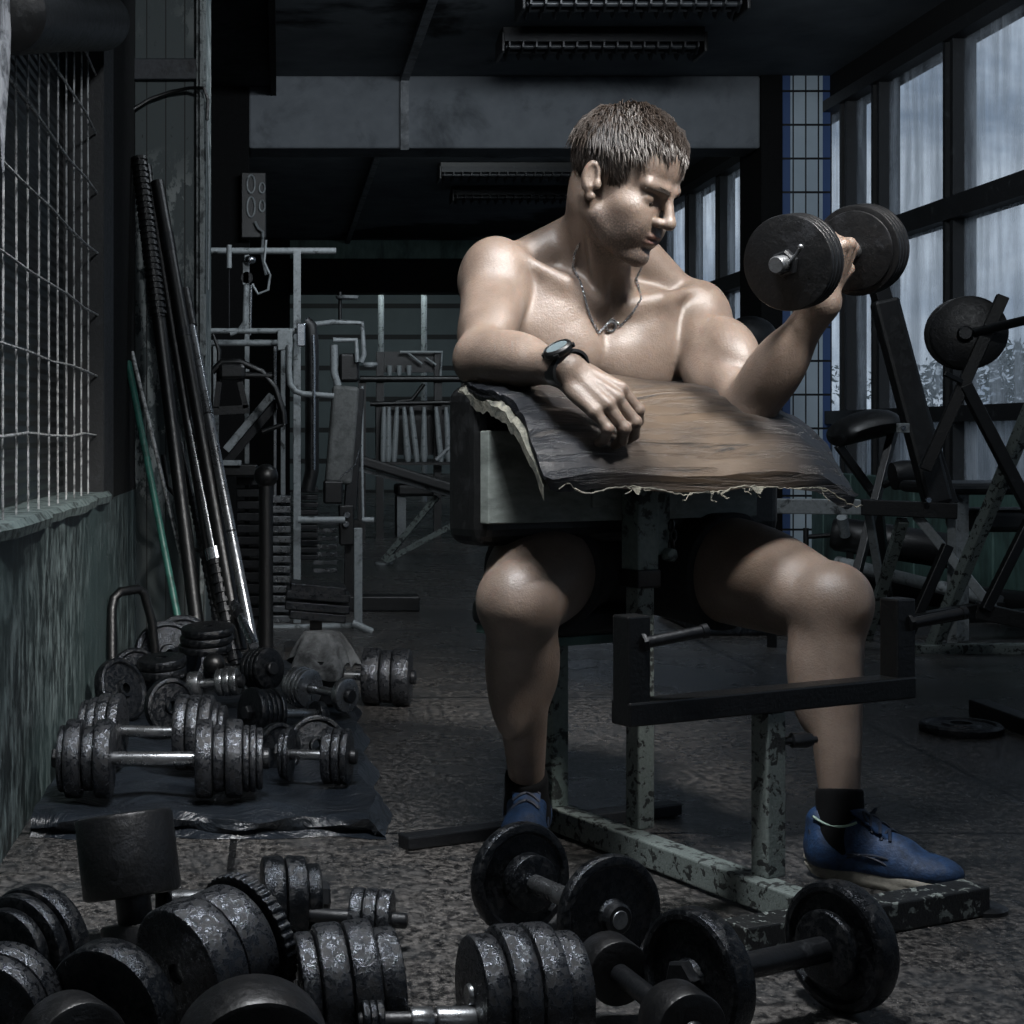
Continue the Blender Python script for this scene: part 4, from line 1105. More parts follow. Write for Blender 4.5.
dumbbell('second dumbbell on the mat, right behind the front one, with thinner plates', V(-.352, 3.27, Z0+.074), V(-.155, 3.25, Z0+.074),
         [(.074, .022), (.074, .024), (.066, .02), (.060, .016)], [(.074, .026), (.074, .024), (.074, .024), (.060, .012), (.055, .012)], MD, 'iron_rub', .0115, .004)
dumbbell('dumbbell at the mat\'s front corner with a thin bar and three small plates', V(.012, 3.14, Z0+.053), V(.108, 3.12, Z0+.053),
         [(.050, .010), (.046, .010)], [(.053, .020), (.053, .017), (.053, .014)], MD, 'iron_rub', .0095, .004)
dumbbell('dumbbell lying over the mat edge, its three-block head out on bare floor', V(.06, 4.32, .0745), V(.278, 4.28, .0735),
         [(.060, .03)], [(.0735, .047), (.068, .030), (.0735, .047)], MD, 'iron_rub', .012, .004)
dumbbell('four-plate dumbbell with its pale face turned to the cloth, at the back of the pile', P(215, 671, 4.30), P(262, 669, 4.18),
         [(.030, .03)], [(.053, .015), (.053, .015), (.053, .015), (.053, .015)], MD, 'iron', .011, .006)
dumbbell('dumbbell with a dark round face and ribbed plates in the middle of the pile', P(262, 713, 3.72), P(318, 714, 3.80),
         [(.057, .012), (.054, .012), (.054, .012), (.054, .012), (.057, .020)], [(.03, .02)], MD, 'iron', .011, .004)
dumbbell('shiny ribbed dumbbell end just in front of the draped cloth', P(302, 687, 3.95), P(345, 695, 3.85),
         [(.046, .011), (.048, .011), (.050, .011), (.048, .011), (.046, .011)], [(.04, .02)], MD, 'steel', .011, .004)
dumbbell('low dumbbell showing bright scuffed blocks behind the second dumbbell', P(195, 684, 4.02), P(228, 682, 4.0),
         [(.030, .03)], [(.033, .018), (.033, .018), (.033, .018)], MD, 'steel', .011, .004)
def loose(label, c, ax, r, t, kind='disc', mat='iron', group='loose iron plates in the pile'):
    o = bpy.data.objects.new('weight_plate', plate_mesh(r, t, kind, mat)); C.objects.link(o); o.location = c; o.rotation_euler = frame_from(ax, (0, .2, 1) if abs(Vector(ax).normalized().z) < .9 else (0, 1, 0)).to_euler(); return tag(o, label, 'weight plate', group)
loose('dark plate leaning on the wall at the near left of the pile', P(121, 690, 3.86), V(.75, -.55, .35), .076, .03)
loose('dark plate leaning flat behind the wall-side plate', P(138, 678, 4.05), V(.6, -.7, .4), .076, .028)
loose('large plate standing on edge under the flat stack at the back', P(168, 655, 4.50), V(.35, -.85, .3), .095, .026)
loose('large plate tilted behind another one at the back of the pile', P(184, 650, 4.62), V(.35, -.85, .32), .10, .026)
loose('plate with ring grooves standing in front of the mat-corner dumbbell\'s bar', P(278, 750, 3.32), V(.6, -.75, .1), .055, .018)
loose('dark plate standing upright at the mat\'s edge below the cloth', P(316, 745, 3.42), V(.25, -.95, .15), .062, .03)
loose('grooved plate standing between second dumbbell and ribbed dumbbell', P(170, 706, 3.62), V(.55, -.8, .1), .062, .022)
for i in range(3): loose(('bottom', 'middle', 'top')[i]+' disc of the tilted flat stack at the back of the pile', P(205, 647-8.5*i, 4.36)+V(.004*i, 0, 0), V(-.05, -.10, 1), .071, .0215, 'block', 'iron', 'flat stack of discs on the pile')
for i in range(2): loose(('lower', 'upper')[i]+' disc of the flat pair lying at the wall side of the pile', P(162, 672-10*i, 4.02), V(-.08, -.10, 1), .060, .024, 'block', 'iron', 'flat pair of discs on the pile')
bl = MB(); bl.ball(P(214, 664, 4.2), .028, 24, 16); tag(bl.build('ball_weight', 'black_paint', None, org=tuple(P(214, 664, 4.2))), 'small black iron ball among the plates at the back of the pile', 'ball weight')
# cloth draped over the pile
cc = P(322, 640, 4.06); ck = MB(); rows = []
for i in range(26):
    q = i/25; r = .004+.088*q
    row = []
    for j in range(61):
        a = 2*math.pi*j/60; fold = math.sin(a*5+1)*.016*q**2+math.sin(a*9)*.008*q**2
        rr_ = r+fold; drop = .004*q+.105*max(0, q-.42)**1.2*(1.25+.30*math.sin(a*3+.6))
        if math.sin(a) < -.2: drop += .050*max(0, q-.5)*(1+.5*math.sin(a*4))
        row.append(V(cc.x+math.cos(a)*rr_*(1-.25*max(0, q-.5)), cc.y+math.sin(a)*rr_*.85, max(.045, cc.z+.022-drop)))
    rows.append(row)
ck.grid(rows); tag(ck.build('cloth', wear('grey_rag', srgb('55585a'), srgb('17191b'), 16, .42, .6, .8, .9, bump=.4), None, org=tuple(V(cc.x, cc.y, .04))), 'grey rag draped over the back corner of the dumbbell pile', 'cloth')
bk = MB(); bk.lathe([(0, 0), (.050, 0), (.056, .10), (.058, .105), (.052, .105), (.046, .01), (0, .01)], V(cc.x, cc.y, .045), (0, 0, 1), 32); tag(bk.build('bucket', 'dark_steel', None, org=(cc.x, cc.y, .045)), 'dark metal bucket mostly hidden under the grey rag', 'bucket')
# loose floor pieces on the right
c = R(961, 727, .012); pf = MB(); pf.lathe([(.025, 0), (.092, 0), (.094, .004), (.094, .016), (.088, .022), (.078, .022), (.074, .017), (.045, .017), (.041, .022), (.025, .022)], V(c.x, c.y, 0), (0, 0, 1), 56, closed=True)
tag(pf.build('weight_plate', 'iron', None, org=(c.x, c.y, 0)), 'pale-rimmed plate lying flat alone on the wet floor', 'weight plate')
a, b = R(978, 707, .02), R(1090, 748, .02); fb = MB(); fb.beam(a, b, .05, .04); tag(fb.build('floor_rail', 'black_paint', None, org=tuple(V(a.x, a.y, 0)), bevel=.004), 'black square rail lying on the floor beside the flat plate', 'rail')
# ------------------------------------------------------------------ bars leaning on the pillar
LG = 'bars leaning on the peeling pillar'
def bar(label, a, b, r, mat, extra=None, name='leaning_bar', cat='bar'):
    t = thing(name, label, cat, (b[0], b[1], 0), LG); MB().tube([a, b], r, 16).build('shaft', mat, t)
    if extra: extra(t, Vector(a), Vector(b))
    return t
def lerp(a, b, q): return a.lerp(b, q)
def rings(q0, q1, n, r, w, mat='dark_steel', name='threaded_sleeve'):
    def f(t, a, b):
        m = MB(); d = (b-a).normalized(); p0, p1 = lerp(a, b, q0), lerp(a, b, q1); L = (p1-p0).length; pr = []
        for i in range(n): pr += [(r, L*i/n), (r, L*(i+.5)/n), (r*.78, L*(i+.55)/n), (r*.78, L*(i+.95)/n)]
        m.lathe([(0, 0)]+pr+[(r, L), (0, L)], p0, d, 18, smooth=False); m.build(name, mat, t)
    return f
def sleeve(q0, q1, r, mat, name='sleeve'):
    def f(t, a, b): MB().tube([lerp(a, b, q0), lerp(a, b, q1)], r, 16).build(name, mat, t)
    return f
def both(*fs): return lambda t, a, b: [f(t, a, b) for f in fs]
bar('thin green painted pole leaning at the wall corner', P(128, 362, 4.95), P(185, 655, 4.62), .0105, 'green_pole', name='leaning_pole', cat='pole')
bar('slim rusty rod beside the green pole', P(132, 352, 5.08), P(205, 655, 4.70), .006, 'rust', name='leaning_rod', cat='rod')
bar('bright steel bar with a white tape band at its upper end', P(156, 256, 5.10), P(216, 560, 4.80), .0125, 'steel', both(sleeve(-.004, .03, .021, 'pale_tube', 'tape_band'), sleeve(.965, 1.0, .028, 'chrome', 'clamp_ring'), rings(1.0, 1.32, 11, .024, .02)))
bar('thick black bar with a ribbed grip standing highest on the pillar', P(139, 158, 5.06), P(200, 650, 4.74), .021, 'black_paint', rings(.0, .34, 26, .026, .02, 'black_paint', 'ribbed_grip'))
bar('matt black bar between the two bright steel bars', P(146, 166, 5.14), P(226, 655, 4.76), .015, 'black_paint', sleeve(0, .02, .017, 'dark_steel', 'end_cap'))
bar('wide black flat bar close to the thickest steel bar', P(157, 182, 5.12), P(240, 650, 4.72), .021, 'black_paint', both(sleeve(.12, .16, .0225, 'dark_steel', 'joint_ring'), sleeve(.33, .35, .0225, 'dark_steel', 'joint_ring')))
bar('thickest bright steel bar leaning nearest the cable machine', P(190, 320, 5.02), P(254, 648, 4.66), .0150, 'steel', both(sleeve(-.10, .02, .019, 'black_paint', 'dark_end'), sleeve(.30, .305, .0156, 'dark_steel', 'joint_ring'), sleeve(.66, .665, .0156, 'dark_steel', 'joint_ring')))
bar('short chrome bar with two bright ends low beside the ball post', P(228, 590, 4.80), P(254, 646, 4.58), .0130, 'chrome', both(sleeve(-.25, 0, .010, 'black_paint', 'dark_end'), sleeve(.42, .5, .0155, 'dark_steel', 'joint_ring')))
bar('dark spring-wrapped rod between green pole and taped bar', P(178, 430, 5.02), P(224, 655, 4.74), .008, 'dark_steel', rings(.3, .95, 22, .012, .01))
cv = MB(); pts = [P(163, 455, 4.98), P(168, 487, 4.96), P(176, 496, 4.95), P(188, 502, 4.94), P(186, 515, 4.93), P(180, 530, 4.92), P(190, 548, 4.90), P(203, 552, 4.88)]
cv.tube(pts, .007, 10); tag(cv.build('bent_hook', 'black_paint', None, org=tuple(pts[-1])), 'black bent hook hanging between the leaning bars', 'hook')
uh = MB(); pts = [P(112, 662, 4.30), P(112, 610, 4.34), P(114, 598, 4.35), P(120, 592, 4.36), P(138, 589, 4.42), P(144, 593, 4.43), P(152, 622, 4.44), P(156, 660, 4.44)]
uh.tube(pts, .0125, 12); tag(uh.build('bent_tube', 'black_paint', None, org=(pts[0].x, pts[0].y, .04)), 'black U-shaped tube standing against the low green wall', 'tube')
pp = thing('ball_post', 'thick black post with a ball top between the leaning bars and the cable machine', 'post', (P(266, 652, 4.9).x, 4.9, 0))
x = P(266, 600, 4.9).x
MB().lathe([(0, 0), (.07, 0), (.07, .012), (.022, .016), (.0215, .55), (.0, .55)], (x, 4.9, 0), (0, 0, 1), 20).build('post', 'black_paint', pp); MB().ball((x, 4.9, P(268, 476, 4.9).z), .036, 24, 16).build('ball_top', 'black_paint', pp)
# pillar fittings
st = MB(); st.span((-.462, 5.175, P(160, 81, 5.2).z), (-.262, 5.2, P(160, 60, 5.2).z)); tag(st.build('pillar_strap', 'blue_steel', None, org=(-.36, 5.19, P(160, 70, 5.2).z), bevel=.003), 'dark steel strap plate across the top of the peeling pillar', 'strap')
wr = MB(); wr.tube([P(122, 116, 5.10), P(135, 108, 5.16), P(150, 99, 5.17), P(170, 92, 5.17), P(190, 88, 5.16), P(204, 88, 5.13), P(208, 100, 5.13), P(207, 120, 5.13)], .006, 8); tag(wr.build('cable', 'black_paint', None, org=tuple(P(150, 99, 5.17))), 'loose black cable sagging across the pillar below the strap', 'cable')
hp = MB(); hp.tube([P(207, 112, 5.14), P(209, 200, 5.14), P(208, 290, 5.14)], .0035, 8); tag(hp.build('wire', 'pale_tube', None, org=tuple(P(208, 290, 5.14))), 'thin pale wire running down the pillar edge', 'wire')
# things at the upper left corner
hx = MB(); a, b = V(-.40, 3.30, 1.27), V(-.40, 4.0, 1.62)
bgm = thing('hanging_bag', 'black rolled bag hanging above the wall window with a pale end cap', 'bag', (-.375, 3.5, 1.50))
q0, q1 = P(8, 14, 2.75), P(104, 22, 4.05)
bg_ = MB(); d = (q1-q0); ax_ = d.normalized(); L = d.length
bg_.lathe([(0, -.02), (.04, -.018), (.064, .0), (.068, .05), (.066, L*.5), (.070, L-.06), (.066, L-.02), (.052, L), (0, L+.006)], q0+V(.0, 0, 0), ax_, 32); bg_.build('roll', 'vinyl', bgm)
MB().ball(P(106, 12, 3.93), (.030, .03, .045), 20, 12).build('end_cap', 'pale_tube', bgm)
sb = MB()
for q in (.25, .8):
    c = q0.lerp(q1, q); sb = MB(); sb.tube([c+V(0, 0, .06), V(c.x-.03, c.y, 2.255)], .006, 8); sb.build('strap', 'black_paint', bgm)
cr = MB(); rows = []
for i in range(20):
    q = i/19; z = 2.29+(P(4, 168, 2.62).z-2.29)*q; wdt = .022+.006*math.sin(i*.9)-.010*max(0, q-.7)
    rows.append([V(XL+.002+(.004+.004*math.sin(i*.7+k))*min(1, q*4), 2.655+wdt*.8*k, z) for k in range(5)])
cr.grid(rows); tag(cr.build('torn_cloth', wear('pale_torn_cloth', srgb('a3a7ad'), srgb('3a3f45'), 20, .45, .6, .9, .9), None, org=(XL+.01, 2.7, P(4, 168, 2.62).z)), 'pale torn cloth strip hanging at the near edge of the wall window', 'cloth')
sp = thing('switch_panel', 'black switch panel with two pairs of pale ringed sockets on the dark pillar', 'switch panel', tuple(P(255, 205, 8.9)))
z1, z0 = P(0, 172, 8.9).z, P(0, 238, 8.9).z; xa, xb = P(241, 0, 8.9).x, P(266, 0, 8.9).x
MB().span((xa, 8.9, z0), (xb, 9.0, z1)).build('case', 'black_paint', sp, bevel=.006)
for px, py, w_, h_ in ((251, 184, 7, 18), (251, 207, 7, 20), (262, 188, 5, 10), (262, 206, 5, 11)):
    c = P(px, py, 8.89); k = 8.89/F; MB().tube([c+V(math.cos(a)*w_*k*.55, 0, math.sin(a)*h_*k*.5) for a in [2*math.pi*j/24 for j in range(25)]], .0055, 8, caps=False).build('socket_ring', 'pale_tube', sp)
cb_ = MB(); cb_.tube([P(255, 222, 8.88), P(258, 228, 8.87), P(263, 232, 8.87), P(262, 255, 8.87), P(266, 275, 8.87)], .008, 8); cb_.build('lead', 'pale_tube', sp)
# ------------------------------------------------------------------ cable machine
CY = 6.1
cmx = thing('cable_machine', 'cable weight machine of pale tubes with a weight stack, behind the leaning bars', 'exercise machine', tuple(V(P(280, 0, CY).x, CY, 0)))
def ct(pts, r, name, mat='pale_tube', n=12, dy=0): return MB().tube([P(x, y, CY+dy) for x, y in pts], r, n).build(name, mat, cmx)
def fl(px, Yd): return V((px-VX)*Yd/F, Yd, 0.004)
def upright(px, py, dY, w_, name='upright', mat='pale_tube'):
    a = P(px, py, CY+dY); return MB().beam(V(a.x, a.y, .0), a, w_, w_, (0, 1, 0)).build(name, mat, cmx, bevel=.002)
ct([(205, 251), (336, 251)], .0125, 'top_rail', dy=.1)
upright(297, 251, .05, .028); upright(358, 528, -.15, .030); upright(283, 345, .2, .018); upright(275, 345, .25, .012, 'guide_rod', 'steel'); upright(247, 255, .3, .018, 'upright', 'pale_tube'); upright(216, 345, .4, .022)
ct([(205, 331), (302, 331)], .0105, 'cross_rail'); ct([(205, 343), (286, 343)], .0125, 'cross_rail', dy=.1)
MB().box(P(285, 340, CY-.02), (.055, .03, .075)).build('bracket', 'pale_tube', cmx, bevel=.003)
MB().box(P(301, 335, CY-.03), (.032, .03, .085)).build('bracket', 'chrome', cmx, bevel=.004)
ct([(289, 345), (289, 372), (290, 384), (295, 391), (303, 394), (334, 396)], .011, 'curved_handle', dy=-.05)
ct([(305, 322), (310, 326), (312, 345), (312, 470), (308, 490)], .026, 'padded_column', 'vinyl', 16, dy=.05)
ct([(313, 335), (314, 360), (314, 470)], .006, 'chrome_strip', 'chrome', dy=-.06)
ct([(308, 318), (308, 326)], .012, 'column_cap', 'chrome', dy=.05)
ct([(345, 520), (298, 520)], .013, 'cross_rail', dy=.0); ct([(362, 520), (374, 520)], .012, 'cross_rail', dy=.4)
ct([(268, 629), (352, 626)], .014, 'base_rail', dy=-.1); ct([(352, 623), (372, 632)], .014, 'foot', dy=-.25)
MB().beam(P(226, 450, CY+.2), P(272, 395, CY+.2), .045, .03).build('brace', 'pale_tube', cmx, bevel=.002)
MB().beam(P(226, 463, CY+.25), P(278, 402, CY+.25), .012, .03).build('brace', 'dark_steel', cmx)
# hoist gear at the top
MB().beam(P(246, 262, CY), P(246, 285, CY), .024, .024, (0, 1, 0)).build('pulley_hanger', 'pale_tube', cmx, bevel=.002)
MB().lathe([(0, -.012), (.022, -.012), (.016, 0), (.022, .012), (0, .012)], P(247, 278, CY), (0, 1, 0), 24).build('pulley', 'dark_steel', cmx)
ct([(246, 285), (245, 322), (240, 330), (230, 334)], .010, 'curved_pipe'); ct([(251, 285), (250, 335)], .005, 'cable', 'steel')
ct([(266, 240), (264, 262), (270, 275), (268, 290), (258, 294), (252, 284)], .005, 'cable', 'pale_tube'); ct([(229, 245), (229, 268)], .010, 'rail_peg'); ct([(229, 268), (229, 335)], .003, 'cable', 'dark_steel')
MB().ball(P(250, 260, CY-.03), (.022, .02, .016), 16, 10).build('pulley_cap', 'chrome', cmx)
# black lever arm
ct([(212, 372), (222, 362), (240, 362), (262, 372), (275, 388), (283, 412), (284, 424)], .013, 'lever_arm', 'black_paint', dy=-.1); ct([(228, 375), (272, 376)], .014, 'lever_arm', 'black_paint', dy=-.1); ct([(284, 424), (262, 432)], .009, 'lever_handle', 'black_paint', dy=-.1)
MB().box(P(232, 372, CY-.1), (.10, .05, .06)).build('lever_hub', 'black_paint', cmx, bevel=.015); MB().beam(P(219, 382, CY-.1), P(216, 408, CY-.1), .02, .03, (0, 1, 0)).build('lever_link', 'black_paint', cmx); MB().beam(P(240, 382, CY-.1), P(246, 408, CY-.1), .02, .03, (0, 1, 0)).build('lever_link', 'black_paint', cmx); MB().beam(P(214, 411, CY-.1), P(249, 409, CY-.1), .03, .03, (0, 1, 0)).build('lever_bar', 'black_paint', cmx)
ct([(218, 400), (219, 350), (213, 335), (206, 345)], .008, 'hose', 'black_paint', dy=-.08)
# stacks
for px0, px1, y0, y1, nn, dy, gname in ((237, 263, 475, 628, 13, .25, 'stack_plate'), (272, 291, 494, 632, 14, .12, 'stack_plate'), (203, 222, 500, 628, 12, .3, 'stack_plate'), (300, 318, 486, 560, 10, .3, 'stack_plate')):
    for i in range(nn):
        y = y0+(y1-y0)*(i+.5)/nn; a, b = P(px0, y, CY+dy), P(px1, y, CY+dy); hh = (y1-y0)/nn*(CY+dy)/F*.68
        MB().box((a+b)/2, ((b-a).length, .12, hh)).build(gname, 'dark_steel' if px0 != 272 else 'steel', cmx, bevel=.003)
MB().box(P(240, 470, CY+.15), (.13, .12, .045)).build('stack_head', 'black_paint', cmx, bevel=.006); MB().box(P(228, 463, CY+.1), (.10, .08, .02)).build('stack_head', 'pale_tube', cmx, bevel=.004)
# plates on a peg in front of the machine
pgt = thing('plate_post', 'low post carrying a slanted stack of rectangular iron weight blocks', 'weight stand', tuple(V(P(318, 0, 5.4).x, 5.4, 0)))
a = P(316, 650, 5.35); MB().beam(V(a.x, 5.4, 0), P(316, 612, 5.4), .04, .04, (0, 1, 0)).build('post', 'black_paint', pgt); MB().box(V(a.x, 5.4, .008), (.20, .16, .016)).build('base', 'black_paint', pgt)
for i, (x0, x1, y) in enumerate(((290, 345, 587), (286, 349, 594), (285, 349, 605), (289, 345, 614))):
    A1, B1 = P(x0, y-2, 5.35), P(x1, y+3, 5.35); MB().beam(A1, B1, .15, .028).build('weight_block', 'iron', pgt, bevel=.004)
# grey pad machine
gp = thing('pad_machine', 'machine with a tall grey upholstered pad on a black upright, next to the cable machine', 'exercise machine', tuple(V(P(345, 0, 6.6).x, 6.6, 0)))
def gt(pts, r, name, mat, Y=6.6, n=12): return MB().tube([P(x, y, Y) for x, y in pts], r, n).build(name, mat, gp)
A1, B1 = P(346, 386, 6.45), P(338, 484, 6.45); MB().beam(A1, B1, .105, .05, (0, -1, 0)).build('pad', 'vinyl_grey', gp, bevel=.016, seg=3)
MB().beam(P(358, 388, 6.6), P(350, 510, 6.6), .05, .06, (0, -1, 0)).build('pad_support', 'dark_steel', gp, bevel=.004)
MB().box(P(333, 492, 6.45), (.075, .08, .09)).build('pivot_block', 'black_paint', gp, bevel=.008); MB().beam(P(346, 505, 6.5), P(347, 545, 6.5), .06, .05, (0, -1, 0)).build('pivot_arm', 'black_paint', gp, bevel=.006)
for c in ((347, 515), (346, 524)): MB().lathe([(0, 0), (.015, 0), (.012, .012), (0, .012)], P(*c, 6.46), (0, -1, 0), 8).build('bolt', 'chrome', gp)
gt([(308, 325), (333, 322), (362, 323), (364, 355), (361, 362)], .011, 'curved_tube', 'pale_tube', 6.9); gt([(333, 340), (356, 340), (357, 362)], .011, 'frame_tube', 'pale_tube', 6.9)
gt([(334, 345), (334, 372), (338, 386)], .016, 'frame_tube', 'pale_tube', 6.9); MB().box(P(349, 368, 6.95), (.085, .06, .12)).build('motor_box', 'black_paint', gp, bevel=.012)
gt([(340, 324), (340, 292)], .008, 'lamp_stem', 'black_paint', 7.0); MB().lathe([(0, 0), (.05, 0), (.045, -.012), (0, -.016)], P(347, 296, 7.0), (0, 0, 1), 24).build('lamp_disc', 'pale_tube', gp)
MB().lathe([(0, -.01), (.030, -.01), (.034, 0), (.030, .01), (0, .01)], P(370, 365, 7.1), (0, 0, 1), 24).build('round_cap', 'pale_tube', gp)
gt([(362, 386), (362, 470), (363, 520)], .006, 'cable', 'pale_tube', 6.7); gt([(340, 478), (355, 465), (361, 445)], .003, 'cable', 'chrome', 6.4)
MB().beam(V(P(352, 0, 6.6).x, 6.6, 0), P(352, 520, 6.6), .06, .05, (0, 1, 0)).build('upright', 'black_paint', gp); MB().box(V(P(350, 0, 6.6).x, 6.6, .03), (.55, .12, .06)).build('base', 'black_paint', gp, bevel=.006)
for i in range(7):
    MB().box(P(325, 522+8*i, 6.9), (.10, .08, .018)).build('stack_plate', 'steel', gp, bevel=.002)
# black slanted board bench behind
sbn = thing('sit_up_bench', 'black slanted sit-up board on chipped pale legs behind the man\'s arm', 'bench', tuple(V(P(410, 0, 8.9).x, 8.9, 0)))
MB().beam(P(352, 458, 8.8), P(478, 496, 8.8), .30, .055).build('board', 'vinyl', sbn, bevel=.012); MB().beam(P(356, 468, 8.72), P(478, 503, 8.72), .03, .022).build('side_rail', 'pale_tube', sbn, bevel=.002)
MB().beam(P(437, 497, 8.8), P(384, 560, 8.9), .035, .03).build('leg', 'white_chip', sbn); MB().beam(P(462, 520, 8.8), P(386, 561, 8.9), .035, .03).build('leg', 'white_chip', sbn)
MB().lathe([(0, 0), (.05, 0), (.05, .01), (0, .012)], V(P(384, 0, 8.95).x, 8.95, 0), (0, 0, 1), 16).build('foot', 'pale_tube', sbn); MB().tube([P(436, 460, 8.7), P(452, 445, 8.7)], .012, 8).build('handle', 'pale_tube', sbn)
MB().beam(P(350, 470, 8.8), V(P(350, 0, 8.9).x, 8.9, 0), .04, .04).build('leg', 'black_paint', sbn)
# far room: poles, bar rack, table
for px in (381, 424):
    x = P(px, 0, 17.3).x; po = MB(); po.tube([(x, 17.3, 0), (x, 17.3, ZC)], .032, 12); tag(po.build('roof_pole', 'pale_tube', None, org=(x, 17.3, 0)), ('pale ceiling-high pole in the far room, right of the pad machine' if px == 381 else 'pale ceiling-high pole in the far room rising behind the bar rack'), 'pole', 'pale poles in the far room')
rk = thing('bar_rack', 'dark rack with two rails holding upright pale bars in the far half of the gym', 'rack', tuple(V(P(410, 0, 11).x, 11, 0)))
def rt(pts, r, mat='black_paint', name='rail'): return MB().tube([P(x, y, 11) for x, y in pts], r, 10).build(name, mat, rk)
rt([(360, 379), (476, 379)], .022); rt([(370, 404), (476, 402)], .016)
for px, py in ((362, 379), (465, 379), (438, 352), (380, 352)): MB().beam(V(P(px, 0, 11).x, 11.05, 0), P(px, py, 11.05), .05, .05, (0, 1, 0)).build('post', 'black_paint', rk)
rt([(400, 352), (442, 352), (440, 380)], .01, 'pale_tube'); rt([(408, 353), (422, 364)], .008, 'pale_tube', 'brace'); rt([(426, 358), (436, 365)], .008, 'pale_tube', 'brace'); rt([(396, 402), (412, 400), (424, 384)], .014, 'black_paint', 'hook_arm'); rt([(415, 396), (424, 383)], .010, 'pale_tube', 'hook_arm')
MB().box(P(411, 362, 11.1), (.36, .03, .14)).build('back_panel', 'black_paint', rk); MB().box(P(412, 430, 11.25), (.50, .02, .34)).build('back_panel', 'black_paint', rk)
wl = ['first', 'second', 'third', 'fourth', 'fifth', 'sixth', 'seventh', 'eighth']
MB().box(P(415, 463.5, 10.95), (.60, .16, .018)).build('shelf', 'black_paint', rk)
for i, (x0, x1, yb) in enumerate(((384, 383, 452), (389, 388, 455), (397, 394, 462), (404, 408, 455), (411, 417, 458), (424, 424, 462), (436, 441, 440), (446, 449, 452))):
    a, b = P(x0, 407, 10.93), P(x1, 462, 10.9); t_ = MB(); d = (b-a).normalized(); L = (b-a).length
    t_.lathe([(0, 0), (.012, 0), (.017, L*.2), (.020, L*.55), (.026 if i % 2 else .020, L*.85), (.016, L), (0, L)], a, d, 12); tag(t_.build('standing_bar', 'pale_tube', None, org=tuple(b)), wl[i]+' pale bar from the pad machine side, upright in the far bar rack', 'bar', 'pale bars in the far rack')
for i, px in enumerate((389.5, 399, 409)):
    c = MB(); k = 11.0/F; a = P(px, 375.5, 11.02); c.lathe([(0, 0), (2.1*k, 0), (2.6*k, 5*k), (2.9*k, 9.5*k), (2.4*k, 10*k), (0, 10*k)], a, (0, 0, 1), 14); tag(c.build('pale_cup', 'pale_tube', None, org=tuple(a)), ('first', 'second', 'third')[i]+' pale cup-shaped cap on the top rail of the far bar rack', 'cup', 'pale caps on the far rack')
fb_ = thing('flat_bench', 'low dark padded bench far back near the sit-up board', 'bench', tuple(V(P(440, 0, 11.5).x, 11.5, 0)))
MB().span((P(395, 0, 11.5).x, 11.3, .28), (P(470, 0, 11.5).x, 11.65, .36)).build('seat', 'vinyl', fb_, bevel=.02)
MB().span((P(400, 0, 11.5).x, 11.32, .36), (P(462, 0, 11.5).x, 11.6, .43)).build('pad', 'vinyl_grey', fb_, bevel=.02)
for px in (400, 466): MB().span((P(px, 0, 11.5).x-.03, 11.35, 0), (P(px, 0, 11.5).x+.03, 11.6, .28)).build('leg', 'pale_tube', fb_)
# ------------------------------------------------------------------ ceiling lights
def light_fixture(label, px, py, zc, wd_):
    Y = (zc-H)*F/(VY-py); x = P(px, 0, Y).x; t = thing('ceiling_light', label, 'ceiling light', (x, Y, ZC), 'louvred fluorescent ceiling lights')
    MB().span((x-wd_/2, Y-.10, ZC-.06), (x+wd_/2, Y+.10, ZC)).build('housing', 'black_paint', t, bevel=.004)
    for s in (-1, 1): MB().span((x-wd_/2, Y+s*.11-.006, ZC-.075), (x+wd_/2, Y+s*.11+.006, ZC-.035)).build('side_rail', 'dark_steel', t)
    for s in (-.045, .045): MB().tube([(x-wd_/2+.02, Y+s, ZC-.085), (x+wd_/2-.02, Y+s, ZC-.085)], .013, 10).build('tube_lamp', plain_tube, t)
    n = 15
    for i in range(n):
        q = x-wd_/2+wd_*(i+.5)/n; b = MB(); prof = [(-.115, -.04), (-.105, -.10), (-.06, -.128), (-.015, -.108), (.015, -.108), (.06, -.128), (.105, -.10), (.115, -.04)]
        vs = [V(q+dx, Y+a, ZC+c) for dx in (-.004, .004) for a, c in prof]; m = len(prof)
        b.add(vs, [tuple(range(m)), tuple(range(m, 2*m))]+[(k, (k+1) % m, m+(k+1) % m, m+k) for k in range(m)]); b.build('louvre_blade', 'dark_steel', t)
    for s in (-1, 1): MB().span((x+s*wd_/2-.008, Y-.12, ZC-.125), (x+s*wd_/2+.008, Y+.12, ZC-.03)).build('end_cap', 'black_paint', t, bevel=.004)
plain_tube = plain('unlit_tube', srgb('2a2d30'), .4)
light_fixture('louvred ceiling light closest to the camera, at the top edge', 631, 10, 2.56, .97)
light_fixture('louvred ceiling light just in front of the crossbeam', 600, 52, 2.56, .97)
light_fixture('louvred ceiling light seen below the crossbeam, nearer of the two there', 506, 178, 2.56, .97)
light_fixture('dim louvred ceiling light farthest back beyond the crossbeam', 513, 200, 2.56, .97)
